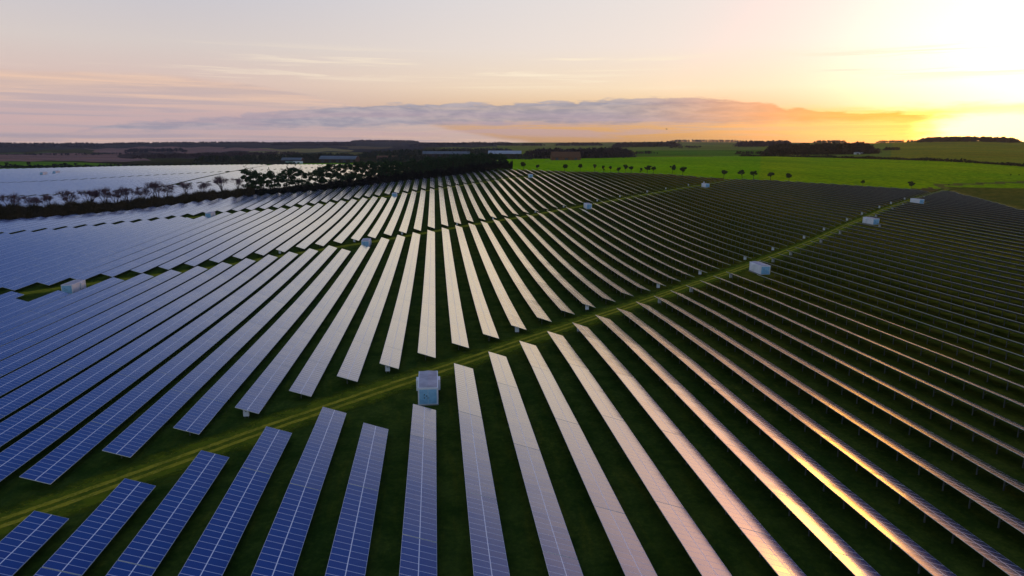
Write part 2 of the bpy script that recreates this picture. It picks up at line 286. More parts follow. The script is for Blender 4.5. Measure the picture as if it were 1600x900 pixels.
# ------------------------------------------------------------------ terrain (spline through surveyed points: x, y, height, tolerance)
TERRAIN_POINTS = [(-35.7,57.8,0.5,0.12),(-29.3,56.8,0.73,0.12),(-22.9,56,0.86,0.12),(-16.5,54.9,1.12,0.12),(-10.1,54.3,1.08,0.15),(-3.7,53.7,1.04,0.39),(2.7,52.6,1.38,0.51),(9.1,51.4,1.73,0.16),(15.5,50.3,2.02,0.12),(21.9,49.4,2.23,0.12),(28.3,48.6,2.3,0.12),(34.7,47.7,2.47,0.12),(41.1,46.9,2.57,0.12),(47.5,46.2,2.61,0.12),(-32.4,59.1,0.49,0.12),(-26,58.1,0.74,0.12),(-19.6,57.2,0.86,0.12),(-13.2,56.1,1.15,0.12),(-6.8,55.6,1.05,0.23),(6,53.3,1.73,0.25),(12.4,52.7,1.73,0.13),(18.8,51.6,1.98,0.12),(25.2,50.8,2.12,0.12),(31.6,50,2.21,0.12),(38,49.1,2.34,0.12),(44.4,48.3,2.45,0.12),(-42.1,71.4,0.23,0.12),(-35.7,77.4,0.25,0.12),(-29.3,82.8,0.63,0.12),(-22.9,88.5,0.86,0.12),(-16.5,94.2,1.01,0.15),(9.1,119.1,0.94,0.34),(15.5,124.9,0.99,0.22),(21.9,130.5,1.09,0.17),(28.3,136.8,0.97,0.15),(34.7,142.6,1.02,0.14),(41.1,149,0.84,0.14),(47.5,154.9,0.91,0.14),(53.9,160.9,0.84,0.13),(60.3,166.9,0.75,0.13),(66.7,173,0.76,0.14),(73.1,179,0.82,0.14),(79.5,185.3,0.69,0.14),(85.9,191.3,0.8,0.14),(111.5,216.4,0.8,0.16),(117.9,222.3,1.09,0.16),(124.3,228.7,1.15,0.16),(53.9,51.9,2.7,0.12),(60.3,58.8,2.86,0.12),(66.7,65.8,2.99,0.12),(73.1,72.8,2.98,0.12),(79.5,79.8,3.2,0.12),(85.9,86.7,3.15,0.12),(92.3,93.7,3.21,0.12),(98.7,100.6,2.99,0.12),(105.1,107.6,2.94,0.12),(111.5,114.5,2.76,0.12),(117.9,121.4,2.75,0.12),(124.3,128.4,2.78,0.12),(130.7,135.4,2.74,0.12),(137.1,142.3,2.57,0.12),(143.5,149.2,2.44,0.12),(149.9,156.2,2.42,0.12),(-10.1,112.7,0.82,0.29),(-16.5,107.5,0.52,0.18),(-22.9,101.5,0.45,0.13),(-29.3,95.8,0.47,0.12),(-35.7,89.9,0.17,0.12),(-42.1,84.2,-0.01,0.12),(-48.5,78.3,-0.23,0.12),(9.1,134.2,-0.19,0.39),(15.5,138.2,0.32,0.25),(21.9,144.2,0.35,0.2),(28.3,150,0.4,0.17),(34.7,155.2,0.55,0.16),(41.1,161.7,0.41,0.15),(-6.8,112.8,0.76,0.44),(-13.2,106.9,0.69,0.22),(-19.6,101.1,0.6,0.15),(-32.4,89.7,0.06,0.12),(-38.8,83.8,0.12,0.12),(-45.2,78.1,-0.21,0.12),(6,127,0.05,0.56),(12.4,132.6,0.21,0.3),(18.8,137.9,0.42,0.22),(25.2,144.3,0.32,0.18),(31.6,149.7,0.52,0.16),(38,156.2,0.49,0.15),(44.4,162.2,0.43,0.15),(50.8,167.6,0.44,0.14),(57.2,174.3,0.32,0.14),(63.6,180.1,0.42,0.14),(70,186.5,0.38,0.15),(76.4,192.5,0.43,0.15),(82.8,198.1,0.49,0.15),(89.2,204.2,0.44,0.15),(95.6,210.1,0.54,0.16),(102,216.5,0.69,0.16),(108.4,222.9,0.64,0.16),(114.8,228.6,0.68,0.17),(121.2,235,0.83,0.17),(127.6,241.6,0.87,0.17),(134,247.4,1.06,0.18),(15.5,327.9,-0.13,0.56),(21.9,331.1,0.48,0.43),(28.3,336.3,0.79,0.36),(34.7,344.7,0.87,0.33),(-16.5,293.6,-0.68,0.48),(-22.9,290.6,-1.43,0.37),(41.1,348.8,1.27,0.31),(47.5,355.3,1.49,0.29),(53.9,360.6,1.91,0.28),(60.3,367.3,2.14,0.28),(66.7,371.7,2.53,0.28),(73.1,377.9,2.81,0.28),(92.3,397.4,3.82,0.28),(98.7,402.7,4.38,0.28),(105.1,409.4,4.58,0.28),(-42.1,270.9,-1.88,0.24),(-48.5,264.5,-2.11,0.22),(-54.9,259,-2.39,0.2),(-61.3,253.4,-2.67,0.19),(-67.7,247.5,-2.99,0.18),(-74.1,241.9,-3.24,0.17),(-80.5,235,-3.29,0.16),(15.5,335.6,0.68,0.57),(21.9,343.6,0.74,0.44),(28.3,345.2,1.44,0.37),(34.7,356.4,1.29,0.34),(-16.5,311.3,-1.19,0.52),(-22.9,303.8,-1.32,0.39),(-29.3,298.3,-1.58,0.32),(-35.7,291.6,-1.68,0.28),(-42.1,284.8,-1.85,0.25),(-48.5,279.1,-2.12,0.23),(-54.9,273.1,-2.34,0.21),(-61.3,266.6,-2.52,0.2),(-67.7,260.5,-2.66,0.19),(-74.1,254.5,-2.94,0.18),(-80.5,249.1,-3.49,0.17),(18.8,335.4,0.86,0.49),(25.2,345.8,0.58,0.41),(31.6,351,1.09,0.36),(38,360.7,1.05,0.33),(44.4,365.6,1.29,0.31),(50.8,372.6,1.49,0.3),(57.2,377.6,2.01,0.3),(63.6,380.5,2.52,0.29),(70,389.3,2.76,0.29),(76.4,394.8,3.12,0.29),(82.8,400.7,3.58,0.29),(89.2,406.3,3.83,0.29),(95.6,412.6,4.16,0.29),(102,419.3,4.6,0.29),(108.4,424.3,5.14,0.29),(41.1,507.4,7.24,0.41),(47.5,507.9,7.2,0.39),(53.9,506.8,7.26,0.38),(60.3,505,7.36,0.37),(66.7,503,7.47,0.36),(73.1,501.2,7.57,0.35),(79.5,500.6,7.6,0.35),(85.9,499,7.68,0.34),(92.3,496.6,7.82,0.34),(98.7,494,7.97,0.34),(105.1,493.5,7.99,0.33),(111.5,492.5,8.05,0.33),(117.9,491.4,8.1,0.33),(98.7,527.1,9.41,0.36),(105.1,561.7,10.93,0.38),(111.5,596.2,11.97,0.4),(85.9,458,6.23,0.32),(79.5,423.4,4.85,0.3),(21.9,528.3,7.11,0.58),(28.3,535.5,7.52,0.51),(34.7,542.3,7.93,0.46),(41.1,549,8.41,0.44),(47.5,553.8,9.01,0.42),(-22.9,486.7,3.56,0.56),(21.9,545.1,6.98,0.6),(28.3,544.9,7.79,0.51),(34.7,552.7,8.22,0.47),(41.1,558.7,8.61,0.44),(47.5,562.4,9.44,0.42),(53.9,569,9.94,0.41),(60.3,572.8,10.44,0.41),(-22.9,507.1,3.46,0.58),(-29.3,502.9,3.03,0.49),(-35.7,493.6,3.11,0.43),(-42.1,487.3,2.42,0.4),(-48.5,480.8,1.99,0.37),(-54.9,474.7,1.61,0.35),(-61.3,469.4,1.18,0.34),(-67.7,463.1,0.86,0.33),(-74.1,456.8,0.4,0.32),(-80.5,450.8,-0.1,0.31),(-86.9,443.5,-0.54,0.3),(-93.3,438.5,-0.82,0.29),(-99.7,432.6,-1.21,0.29),(28.3,624.8,11.76,0.54),(34.7,636.4,11.68,0.51),(41.1,647.2,11.83,0.49),(47.5,647.8,12.58,0.47),(53.9,657.6,12.8,0.47),(60.3,658.1,13.04,0.46),(66.7,665.1,13.33,0.45),(73.1,674.3,13.42,0.46),(-22.9,587.7,8.33,0.61),(-29.3,594,7.21,0.54),(-35.7,588.6,6.91,0.49),(-42.1,578.4,6.4,0.45),(-48.5,573.8,5.93,0.43),(-54.9,570.4,5.2,0.41),(-61.3,566,4.64,0.4),(-67.7,559,4.46,0.39),(-74.1,549.2,4.02,0.37),(-80.5,546.7,3.4,0.37),(-86.9,537.2,3.05,0.36),(-93.3,529.6,2.74,0.35),(204,310,4.7,0.3),(273,376,7,0.3),(322,422,7.5,0.3),(372,469,6.8,0.3),(297,320,7,0.3),(207,511,9.4,0.3),(237,539,11.2,0.3),(261,522,11,0.3),(310,482,8.8,0.3),(115,637,13.6,0.3),(160,610,13.5,0.3),(204,585,13.2,0.3),(-194,340,-3.2,0.3),(-169,364,-2.5,0.3),(-127,403,-1,0.3),(-107,215,-3.3,0.3),(-123,205,-3.6,0.3),(-150,150,-3.5,0.3),(-90,90,-1.5,0.3),(-160,240,-4,0.3),(-3,98,1,0.3),(-16.5,18.8,0.5,0.1),(-22.4,25.6,0.5,0.1),(-30.3,34.6,0.5,0.1),(-12.6,21.6,0.5,0.1),(-17.2,29.3,0.5,0.1),(-23.3,39.7,0.5,0.1),(-7.4,23.9,1,0.1),(-10,32.5,1,0.1),(-13.6,43.9,1,0.1),(-2.5,24.9,1.2,0.1),(-3.4,33.8,1.2,0.1),(-4.6,45.8,1.2,0.1),(1.2,25,1.5,0.1),(1.7,34,1.5,0.1),(2.3,45.9,1.5,0.1),(5,24.5,1.95,0.1),(6.8,33.3,1.95,0.1),(9.1,45.1,1.95,0.1),(9.7,23,2.2,0.1),(13.2,31.3,2.2,0.1),(17.9,42.4,2.2,0.1),(14.1,20.6,2.5,0.1),(19.2,28.1,2.5,0.1),(26,38,2.5,0.1),(17,18.3,2.6,0.1),(23.2,24.9,2.6,0.1),(31.4,33.7,2.6,0.1),(18.9,16.3,2.7,0.1),(25.8,22.2,2.7,0.1),(34.9,30,2.7,0.1),(-240.6,408.4,-4.45,0.38),(-191.6,453.2,-3.44,0.39),(-127.6,510.3,2.97,0.42),(-42.4,586.5,6.21,0.47),(12.1,639.9,8.91,0.51),(70.7,691.4,12.76,0.56),(-280.9,478.7,-3.79,0.44),(-340.5,582.8,-2.27,0.54),(-417.4,717.4,0.86,0.66),(-501.7,865,3.84,0.8),(-561.4,969.2,4.41,0.9),(-750.7,1298.6,3.28,1.2),(-1049.9,1818.7,-0.71,1.68),(-1498.4,2599,-5.07,2.4),(-2095.2,3640.1,1.27,3.36),(-2741.3,4768.2,13.19,4.4),(-251.8,599.3,-2.16,0.52),(-308.6,738.1,2.22,0.64),(-396.1,950.8,4.9,0.82),(-480.1,1154.1,3.85,1),(-767.1,1847,-5.15,1.6),(-1072.1,2586.6,-3.29,2.24),(-1529.4,3696.1,3.39,3.2),(-2100.4,5083.2,17.8,4.4),(-164.2,659.9,3.85,0.54),(-204.5,825,5.01,0.68),(-244.9,990.2,6.29,0.82),(-311.7,1262.1,4.23,1.04),(-478.5,1941.9,0.25,1.6),(-668.6,2719,3.32,2.24),(-953.4,3884.7,14.61,3.2),(-1309.4,5341.9,28.26,4.4),(-81.2,695.3,6.84,0.56),(-104,894,6.97,0.72),(-132.4,1142.4,7.97,0.92),(-195.2,1688.8,6.15,1.36),(-343.2,2980.3,9.26,2.4),(-513.8,4470.6,17.55,3.6),(-407.3,5785.7,45.46,4.64),(-148.9,5798.1,39.2,4.64),(15.2,799.9,9.14,0.64),(19.1,999.8,10.48,0.8),(25,1299.8,13.34,1.04),(44.6,2299.6,17.62,1.84),(62.2,3199.4,23.19,2.56),(97.5,4999,36.07,4),(88.6,795.1,14.5,0.64),(110.8,993.8,14.48,0.8),(155,1391.4,13.13,1.12),(254.6,2285.9,18.67,1.84),(387.3,3478.5,29.55,2.8),(553.2,4969.3,43.01,4),(135.9,727.4,14.76,0.59),(192.7,1032.2,13.69,0.84),(238.4,1278,14.46,1.04),(403,2162.8,18.55,1.76),(640.7,3440.9,29.4,2.8),(914.8,4915.6,44.97,4),(211.3,698.7,13.92,0.58),(274.6,909.4,15.39,0.76),(360.9,1196.8,17.63,1),(547.9,1819.3,22.84,1.52),(806.7,2681.3,29.56,2.24),(1295.5,4309.5,49.02,3.6),(287.9,638,13.27,0.56),(369.5,820.6,15.75,0.72),(512.4,1140.2,19.77,1),(737,1642.2,24,1.44),(1063.5,2372.6,34.68,2.08),(1716.7,3833.1,49.33,3.36),(331.6,547.4,11.82,0.51),(439.4,727.6,15.22,0.68),(593.4,985.1,20.19,0.92),(721.7,1199.6,24.48,1.12),(1029.9,1714.5,32.55,1.6),(1800.7,3001.3,46.93,2.8),(359.7,505,9.52,0.5),(463,652.4,14.07,0.64),(623.7,881.7,20.4,0.86),(807.3,1143.8,27.86,1.12),(1152.1,1634.9,36.83,1.6),(1727,2453.1,48.21,2.4),(374.6,455.8,7.42,0.47),(462.2,565,13.68,0.58),(612.8,751.9,19.82,0.78),(757.1,931,25.96,0.96),(1071.2,1320,35.55,1.36),(1448.1,1786.9,47,1.84),(422.7,453.6,8.84,0.5),(490.1,527.5,12.27,0.58),(631.7,682.5,17.77,0.74),(780.2,844.9,23.4,0.92),(1117.8,1213.7,32.94,1.32),(1556.6,1693.2,45.96,1.84),(1478.6,1826.5,56.89,1.88),(2706.9,2944.9,51.82,3.2),(2878.4,4088.3,51.71,4),(3344.1,5573.8,52.87,5.2),(3066,6844.7,50.26,6),(2159.5,7182.4,45.13,6),(829.8,7454,37.79,6),(-597.5,8479,29.27,6.8),(-2663,8072.1,18.62,6.8),(-4235.2,7369.7,10.86,6.8)]
TP = np.array(TERRAIN_POINTS)
_r = np.hypot(TP[:, 0], TP[:, 1]); _v = (TP[:, 2] - 40) / _r; _w = TP[:, 3] / _r
_Q = np.stack([np.arctan2(TP[:, 0], TP[:, 1]) * 2.5, np.log(_r)], 1)
def _K(a, b):
    return np.sqrt(((a[:, None] - b[None]) ** 2).sum(-1)) ** 3
_n = len(_Q); _M = np.zeros((_n + 3, _n + 3))
_M[:_n, :_n] = _K(_Q, _Q) + np.diag((_w / .0006) ** 2 * 2e-3)
_M[:_n, _n] = 1; _M[:_n, _n + 1:] = _Q; _M[_n, :_n] = 1; _M[_n + 1:, :_n] = _Q.T
_C = np.linalg.solve(_M, np.concatenate([_v, [0, 0, 0]]))
def raw_h(a, r):
    aa = np.clip(a, -.74, .86); rr = np.clip(r, 25, 9000)
    q = np.stack([aa * 2.5, np.log(rr)], 1); o = np.zeros(len(q))
    for i in range(0, len(q), 20000):
        s = q[i:i + 20000]; o[i:i + 20000] = _K(s, _Q) @ _C[:_n] + _C[_n] + s @ _C[_n + 1:]
    z = o * rr + 40
    k = np.clip((np.abs(a) - .95) / .8, 0, 1); k = k * k * (3 - 2 * k)
    return z * (1 - k) + 1.5 * k
AZ = np.concatenate([np.linspace(-math.pi, -.80, 50)[:-1], np.linspace(-.80, .92, 1000), np.linspace(.92, math.pi, 50)[1:]])
LR = np.concatenate([np.log(np.linspace(2, 24, 6))[:-1], np.linspace(math.log(24), math.log(9000), 340)])
GA, GL = np.meshgrid(AZ, LR, indexing='ij')
HG = raw_h(GA.ravel(), np.exp(GL.ravel())).reshape(GA.shape)
HG[-1] = HG[0]
def Hv(x, y):
    x = np.asarray(x, float); y = np.asarray(y, float)
    a = np.arctan2(x, y); l = np.log(np.maximum(np.hypot(x, y), 2.01))
    i = np.clip(np.searchsorted(AZ, a) - 1, 0, len(AZ) - 2); j = np.clip(np.searchsorted(LR, l) - 1, 0, len(LR) - 2)
    # the same bilinear patch the ground mesh uses, in x/y
    fa = (a - AZ[i]) / (AZ[i + 1] - AZ[i]); r0, r1 = np.exp(LR[j]), np.exp(LR[j + 1]); fr = (np.exp(l) - r0) / (r1 - r0)
    return (HG[i, j] * (1 - fa) * (1 - fr) + HG[i + 1, j] * fa * (1 - fr) + HG[i, j + 1] * (1 - fa) * fr + HG[i + 1, j + 1] * fa * fr)
def H(x, y): return float(Hv([x], [y])[0])
def at(px, r):
    a = azp(px); return r * math.sin(a), r * math.cos(a)

# ------------------------------------------------------------------ site lines
def L1(x): return 110.3 + .957 * x          # far ends of the first block
def L1b(x): return 124.2 + .937 * x         # near ends of the second
def L2(x): return 313.3 + .93 * x
def L2b(x): return 325.5 + .93 * x
def L3(x): return 516.0 + .925 * x
def L3b(x): return 527.5 + .92 * x
def LF(x):                                    # far boundary of the site
    return float(np.interp(x, [-400, -93, 0, 73, 115, 160, 204, 237, 261, 310, 345, 372, 420], [252, 529, 613, 678, 637, 609, 583, 541, 522, 482, 455, 466, 500]))
def LN(x):                                    # near boundary on the far right
    return float(np.interp(x, [0, 296, 297, 372, 400], [-500, -500, 320, 466, 520]))
HEDGE = lambda x: 628 + .91 * x
def B5far(x): return float(np.interp(x, [-560, -530, -418, -261, -140, -50, 60], [870, 905, 996, 1045, 1020, 980, 700]))

# field colours by place (crop and soil kinds)
def field_colour(a, r):
    X = r * np.sin(a); Y = r * np.cos(a)
    px = 800 + FPX * np.tan(np.clip(a - YAW, -1.3, 1.3))
    n = len(a); C = np.zeros((n, 3))
    wv = np.sin(X * .013) * .5 + np.sin(Y * .017 + 1.3) * .5 + np.sin((X + Y) * .031) * .3
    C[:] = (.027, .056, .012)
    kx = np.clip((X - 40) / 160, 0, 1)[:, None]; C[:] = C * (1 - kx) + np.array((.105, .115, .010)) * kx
    lf = np.interp(X, [-400, -93, 0, 73, 115, 160, 204, 237, 261, 310, 345, 372, 420], [252, 529, 613, 678, 637, 609, 583, 541, 522, 482, 455, 466, 500])
    outside = (Y > lf + 6) | (X > 380)
    ln = np.interp(X, [0, 296, 297, 372, 400], [-500, -500, 320, 466, 520])
    rb = (X > 290) & (Y < ln - 3) & (r > 300)
    def setc(mask, c, jit=.0):
        c = np.array(c); C[mask] = c * (1 + jit * wv[mask, None])
    # right-hand country
    right_ = px > 800 - 25
    hedge_r = np.interp(px, [800, 1000, 1200, 1350, 1600, 1900], [1180, 1240, 1255, 1120, 925, 800])
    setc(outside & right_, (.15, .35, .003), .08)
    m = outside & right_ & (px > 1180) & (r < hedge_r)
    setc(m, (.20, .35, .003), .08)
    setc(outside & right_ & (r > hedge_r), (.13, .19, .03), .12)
    setc(outside & right_ & (px < 1180) & (r > 1300) & (r < 1900) & (px > 990), (.07, .17, .015), .1)
    setc(outside & right_ & (px < 1180) & (r > 1900), (.13, .18, .045), .12)
    setc(outside & right_ & (px < 1250) & (r > 3100), (.14, .17, .06), .15)
    setc(outside & right_ & (px > 1380) & (r > hedge_r), (.18, .21, .02), .10)
    # brown weedy strip round the site, brown ground in the right corner
    strip = (Y > lf + 3) & (Y < lf + 22) & (X > 60) & (X < 380)
    setc(strip, (.100, .088, .036), .25)
    setc(rb & (r < 640), (.095, .105, .018), .2)
    setc(rb & (Y > ln - 16), (.15, .15, .04), .2)
    # left-hand country
    left = outside & ~right_
    h5 = np.interp(X, [-560, -530, -418, -261, -140, -50, 60], [870, 905, 996, 1045, 1020, 980, 700])
    arr = left & (Y < h5 + 4) & (X > -640)
    setc(left, (.030, .034, .022), .2)
    # patchwork: pick a field colour from a skewed lattice
    U = X * .94 + Y * .34; V = -X * .34 + Y * .94
    ci = (np.floor(U / 420 + np.sin(V * .0009) * .7) * 7 + np.floor(V / 520 + np.sin(U * .0011) * .6) * 13).astype(int) % 9
    pal = np.array([(.070, .050, .046), (.040, .058, .030), (.085, .062, .052), (.014, .018, .016), (.058, .070, .040), (.075, .054, .046), (.018, .026, .016), (.085, .090, .050), (.055, .048, .040)])
    mm = left & (r > 1500); C[mm] = pal[ci[mm]] * (1 + .1 * wv[mm, None])
    e = 1 + .05 * np.sin(px * .045) + .03 * np.sin(px * .13)            # ragged field edges
    rr = r * e
    dark = (.026, .034, .050); mauve = (.17, .125, .145); tan = (.17, .18, .10); brush = (.040, .050, .024)
    setc(left & (r > 1500), brush, .2)
    px = px + (rr - 2600) * .035 + 9 * np.sin(rr * .006)
    q = left & (px < 205)
    setc(q & (rr > 1650) & (rr < 2900), mauve, .15); setc(q & (rr > 2900) & (rr < 3250) & (px > 35) & (px < 115), (.07, .11, .05)); setc(q & (rr > 3200 + px * 4), dark, .15)
    setc(q & (rr > 2900) & (rr < 3000), dark)
    q = left & (px >= 195) & (px < 405)
    setc(q & (rr > 2050) & (rr < 2850), (.034, .034, .044), .2); setc(q & (rr > 2850) & (rr < 4200), mauve, .12); setc(q & (rr > 4200), dark, .1)
    q = left & (px >= 395) & (px < 562)
    setc(q & (rr > 1900) & (rr < 2350), (.09, .11, .05), .1); setc(q & (rr >= 2350) & (rr < 2520), dark); setc(q & (rr >= 2520) & (rr < 3500), tan, .12)
    setc(q & (rr > 2900) & (rr < 3500) & (px < 450), mauve, .1); setc(q & (rr > 3500), dark, .1)
    q = left & (px >= 555) & (px < 665)
    setc(q & (rr > 2300), dark, .1); setc(q & (rr > 3200) & (rr < 4300) & (px > 585) & (px < 652), (.085, .085, .065), .2)
    setc(left & (px > 558) & (px < 588) & (rr > 1350) & (rr < 2000), (.06, .26, .02))
    q = left & (px >= 660)
    setc(q & (rr > 1750) & (rr < 3000) & (px > 690), (.11, .15, .055), .08); setc(q & (rr >= 3000), dark, .1)
    px = 800 + FPX * np.tan(np.clip(a - YAW, -1.3, 1.3))
    setc(left & (r > 1100) & (r < 1560) & (px < 120 + (1560 - r) * .25), (.08, .20, .02), .1)
    setc(left & (Y > h5 + 4) & (Y < h5 + 110) & (px > 120), (.10, .28, .012), .1)
    setc(arr, (.027, .056, .012))
    return C
V = np.stack([np.exp(GL) * np.sin(GA), np.exp(GL) * np.cos(GA), HG], -1).reshape(-1, 3)
na, nl = GA.shape
I = np.arange(na * nl).reshape(na, nl)
F = np.stack([I[:-1, :-1], I[1:, :-1], I[1:, 1:], I[:-1, 1:]], -1).reshape(-1, 4)[:, ::-1]
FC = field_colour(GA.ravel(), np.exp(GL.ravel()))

gm = mat('ground_grass', (.03, .05, .015), 1.0, 0.0); t = NT(gm.node_tree); b = gm.node_tree.nodes['Principled BSDF']
ca = t.n.new('ShaderNodeVertexColor'); ca.layer_name = 'field'
pos = t.n.new('ShaderNodeNewGeometry').outputs['Position']
g1 = t.noise(pos, .22, 5, .65); g2 = t.noise(pos, 1.6, 8, .8); g3 = t.noise(pos, .018, 4, .6)
stretch = t.n.new('ShaderNodeMapping'); t.put(stretch.inputs[0], pos); stretch.inputs['Scale'].default_value = (1.0, .12, 1.0)
g4 = t.noise(stretch.outputs[0], .9, 4, .6)
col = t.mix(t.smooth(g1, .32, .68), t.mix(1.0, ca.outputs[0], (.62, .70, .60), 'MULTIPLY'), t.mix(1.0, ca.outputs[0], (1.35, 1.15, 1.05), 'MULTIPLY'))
col = t.mix(t.smooth(g2, .40, .75), col, t.mix(1.0, col, (2.1, 1.8, 1.4), 'MULTIPLY'))
col = t.mix(t.math('MULTIPLY', t.smooth(g4, .52, .70), .5), col, t.mix(1.0, col, (1.7, 1.25, .95), 'MULTIPLY'))
col = t.mix(t.smooth(g3, .35, .7), col, t.mix(1.0, col, (1.3, 1.08, .85), 'MULTIPLY'))
st5 = t.n.new('ShaderNodeMapping'); t.put(st5.inputs[0], pos); st5.inputs['Rotation'].default_value = (0, 0, .6); st5.inputs['Scale'].default_value = (1, .04, 1)
g5 = t.noise(st5.outputs[0], .035, 4, .7); g6 = t.noise(pos, .006, 3, .6)
col = t.mix(t.smooth(g5, .45, .6), col, t.mix(1.0, col, (.86, .90, .9), 'MULTIPLY'))
col = t.mix(t.smooth(g6, .4, .6), col, t.mix(1.0, col, (1.12, 1.0, .9), 'MULTIPLY'))
t.put(b.inputs['Base Color'], col)
bp = t.n.new('ShaderNodeBump'); bp.inputs['Strength'].default_value = .6; bp.inputs['Distance'].default_value = .12
t.put(bp.inputs['Height'], g2); t.put(b.inputs['Normal'], bp.outputs[0])
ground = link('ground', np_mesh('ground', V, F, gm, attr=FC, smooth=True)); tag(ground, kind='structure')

# ------------------------------------------------------------------ grass tracks (two worn ruts each)
tm = noisy('worn_track', (.34, .29, .022), (.19, .19, .015), .5, .95, .0, c3=(.40, .33, .05))
t = NT(tm.node_tree); b = tm.node_tree.nodes['Principled BSDF']; out = [n for n in t.n if n.type == 'OUTPUT_MATERIAL'][0]
uv = t.n.new('ShaderNodeUVMap').outputs[0]; ux, uy, _ = t.sep(uv)
pos = t.n.new('ShaderNodeNewGeometry').outputs['Position']
edge = t.math('ADD', t.math('ABSOLUTE', t.math('SUBTRACT', ux, .5)), t.math('MULTIPLY', t.math('SUBTRACT', t.noise(pos, .8, 5, .7), .5), .55))
tr = t.n.new('ShaderNodeBsdfTransparent'); mx = t.n.new('ShaderNodeMixShader')
t.put(mx.inputs[0], t.smooth(edge, .30, .48)); t.l.new(b.outputs[0], mx.inputs[1]); t.l.new(tr.outputs[0], mx.inputs[2]); t.l.new(mx.outputs[0], out.inputs[0])
def track(c, m, x0, x1, width=.85, gap=1.85):
    mb = MB(); k = 1 / math.hypot(1, m)
    nx, ny = -m * k, k
    n = int((x1 - x0) / 3.0)
    for side in (-1, 1):
        prev = None
        for i in range(n + 1):
            x = x0 + (x1 - x0) * i / n; wob = .25 * math.sin(x * .11) + .15 * math.sin(x * .043 + side)
            cx, cy = x + nx * (side * gap / 2 + wob), c + m * x + ny * (side * gap / 2 + wob)
            P = []
            for e in (-1, 1):
                X, Y = cx + nx * e * width * .75, cy + ny * e * width * .75
                P.append((X, Y, H(X, Y) + .03))
            if prev: mb.quad([prev[0], P[0], P[1], prev[1]][::-1], [(0, i), (0, i + 1), (1, i + 1), (1, i)])
            prev = P
    # greener verge between and beside the ruts, a hair lower
    return link('path', mb.mesh('path', tm))
vm = noisy('track_verge', (.115, .145, .010), (.065, .098, .010), .35, .95, .0, c3=(.17, .165, .015))
t = NT(vm.node_tree); b = vm.node_tree.nodes['Principled BSDF']; out = [n for n in t.n if n.type == 'OUTPUT_MATERIAL'][0]
uv = t.n.new('ShaderNodeUVMap').outputs[0]; ux, uy, _ = t.sep(uv)
pos = t.n.new('ShaderNodeNewGeometry').outputs['Position']
edge = t.math('ADD', t.math('ABSOLUTE', t.math('SUBTRACT', ux, .5)), t.math('MULTIPLY', t.math('SUBTRACT', t.noise(pos, .35, 5, .7), .5), .5))
tr = t.n.new('ShaderNodeBsdfTransparent'); mx = t.n.new('ShaderNodeMixShader')
t.put(mx.inputs[0], t.smooth(edge, .18, .48)); t.l.new(b.outputs[0], mx.inputs[1]); t.l.new(tr.outputs[0], mx.inputs[2]); t.l.new(mx.outputs[0], out.inputs[0])
def verge(c, m, x0, x1, width=10):
    mb = MB(); k = 1 / math.hypot(1, m); nx, ny = -m * k, k; n = int((x1 - x0) / 3.0); prev = None
    for i in range(n + 1):
        x = x0 + (x1 - x0) * i / n; P = []
        for e in range(7):
            o = (e / 6 - .5) * width; X, Y = x + nx * o, c + m * x + ny * o
            P.append((X, Y, H(X, Y) + .015))
        if prev:
            for e in range(6): mb.quad([prev[e], P[e], P[e + 1], prev[e + 1]][::-1], [(e / 6, 0), (e / 6, 1), ((e + 1) / 6, 1), ((e + 1) / 6, 0)][::-1])
        prev = P
    return link('grass_verge', mb.mesh('grass_verge', vm))
for c, m, x0, x1 in ((115.9, .95, -105, 385), (319.2, .93, -220, 240), (521.5, .925, -260, 112)):
    tag(track(c, m, x0, x1), kind='structure'); tag(verge(c, m, x0, x1, 11), kind='structure')
for c in (850, 1050, 1250):
    tag(track(c + 5, .92, -560 if c < 1200 else -400, -90 if c < 1000 else (-60 if c < 1200 else -300)), kind='structure')
# ------------------------------------------------------------------ solar panel rows
PITCH_X = 6.4; K0 = 0.5755; WID = 3.2518; TAN = math.tan(R(18.60)); HIGH = 2.05; TL = 23.0
def rowx(k): return PITCH_X * (k - K0)

pm = mat('panel_glass', (.012, .028, .12), .1, .5)
t = NT(pm.node_tree); b = pm.node_tree.nodes['Principled BSDF']
uvn = t.n.new('ShaderNodeUVMap').outputs[0]; u, v, _ = t.sep(uvn)
info = t.n.new('ShaderNodeObjectInfo').outputs['Random']
v2 = t.math('MULTIPLY', v, 2.0); vm_ = t.math('FRACT', v2); um = t.math('FRACT', u)
def near_edge(x, w):   # 1 within w of an integer
    return t.math('LESS_THAN', t.math('SUBTRACT', .5, t.math('ABSOLUTE', t.math('SUBTRACT', x, .5))), w)
fr = t.math('MAXIMUM', near_edge(um, .030), near_edge(vm_, .018))
gap = t.math('LESS_THAN', t.math('ABSOLUTE', t.math('SUBTRACT', v, .5)), .0135)
cu = near_edge(t.math('FRACT', t.math('MULTIPLY', um, 6.0)), .05); cv = near_edge(t.math('FRACT', t.math('MULTIPLY', vm_, 10.0)), .05)
cell = t.math('MAXIMUM', cu, cv)
wn = t.n.new('ShaderNodeTexWhiteNoise'); wn.noise_dimensions = '3D'
t.put(wn.inputs[0], t.comb(t.math('FLOOR', u), t.math('FLOOR', v2), t.math('MULTIPLY', info, 97.0)))
cellc = t.mix(wn.outputs[0], (.003, .052, .26), (.010, .046, .24))
cellc = t.mix(t.math('MULTIPLY', cell, .30), cellc, (.10, .17, .36))
ccol = t.mix(fr, cellc, (.58, .64, .78)); ccol = t.mix(gap, ccol, (.85, .87, .95))
t.put(b.inputs['Base Color'], ccol)
fg = t.math('MAXIMUM', fr, gap)
b.inputs['Roughness'].default_value = .5; b.inputs['Specular IOR Level'].default_value = 0.0
geo = t.n.new('ShaderNodeNewGeometry')
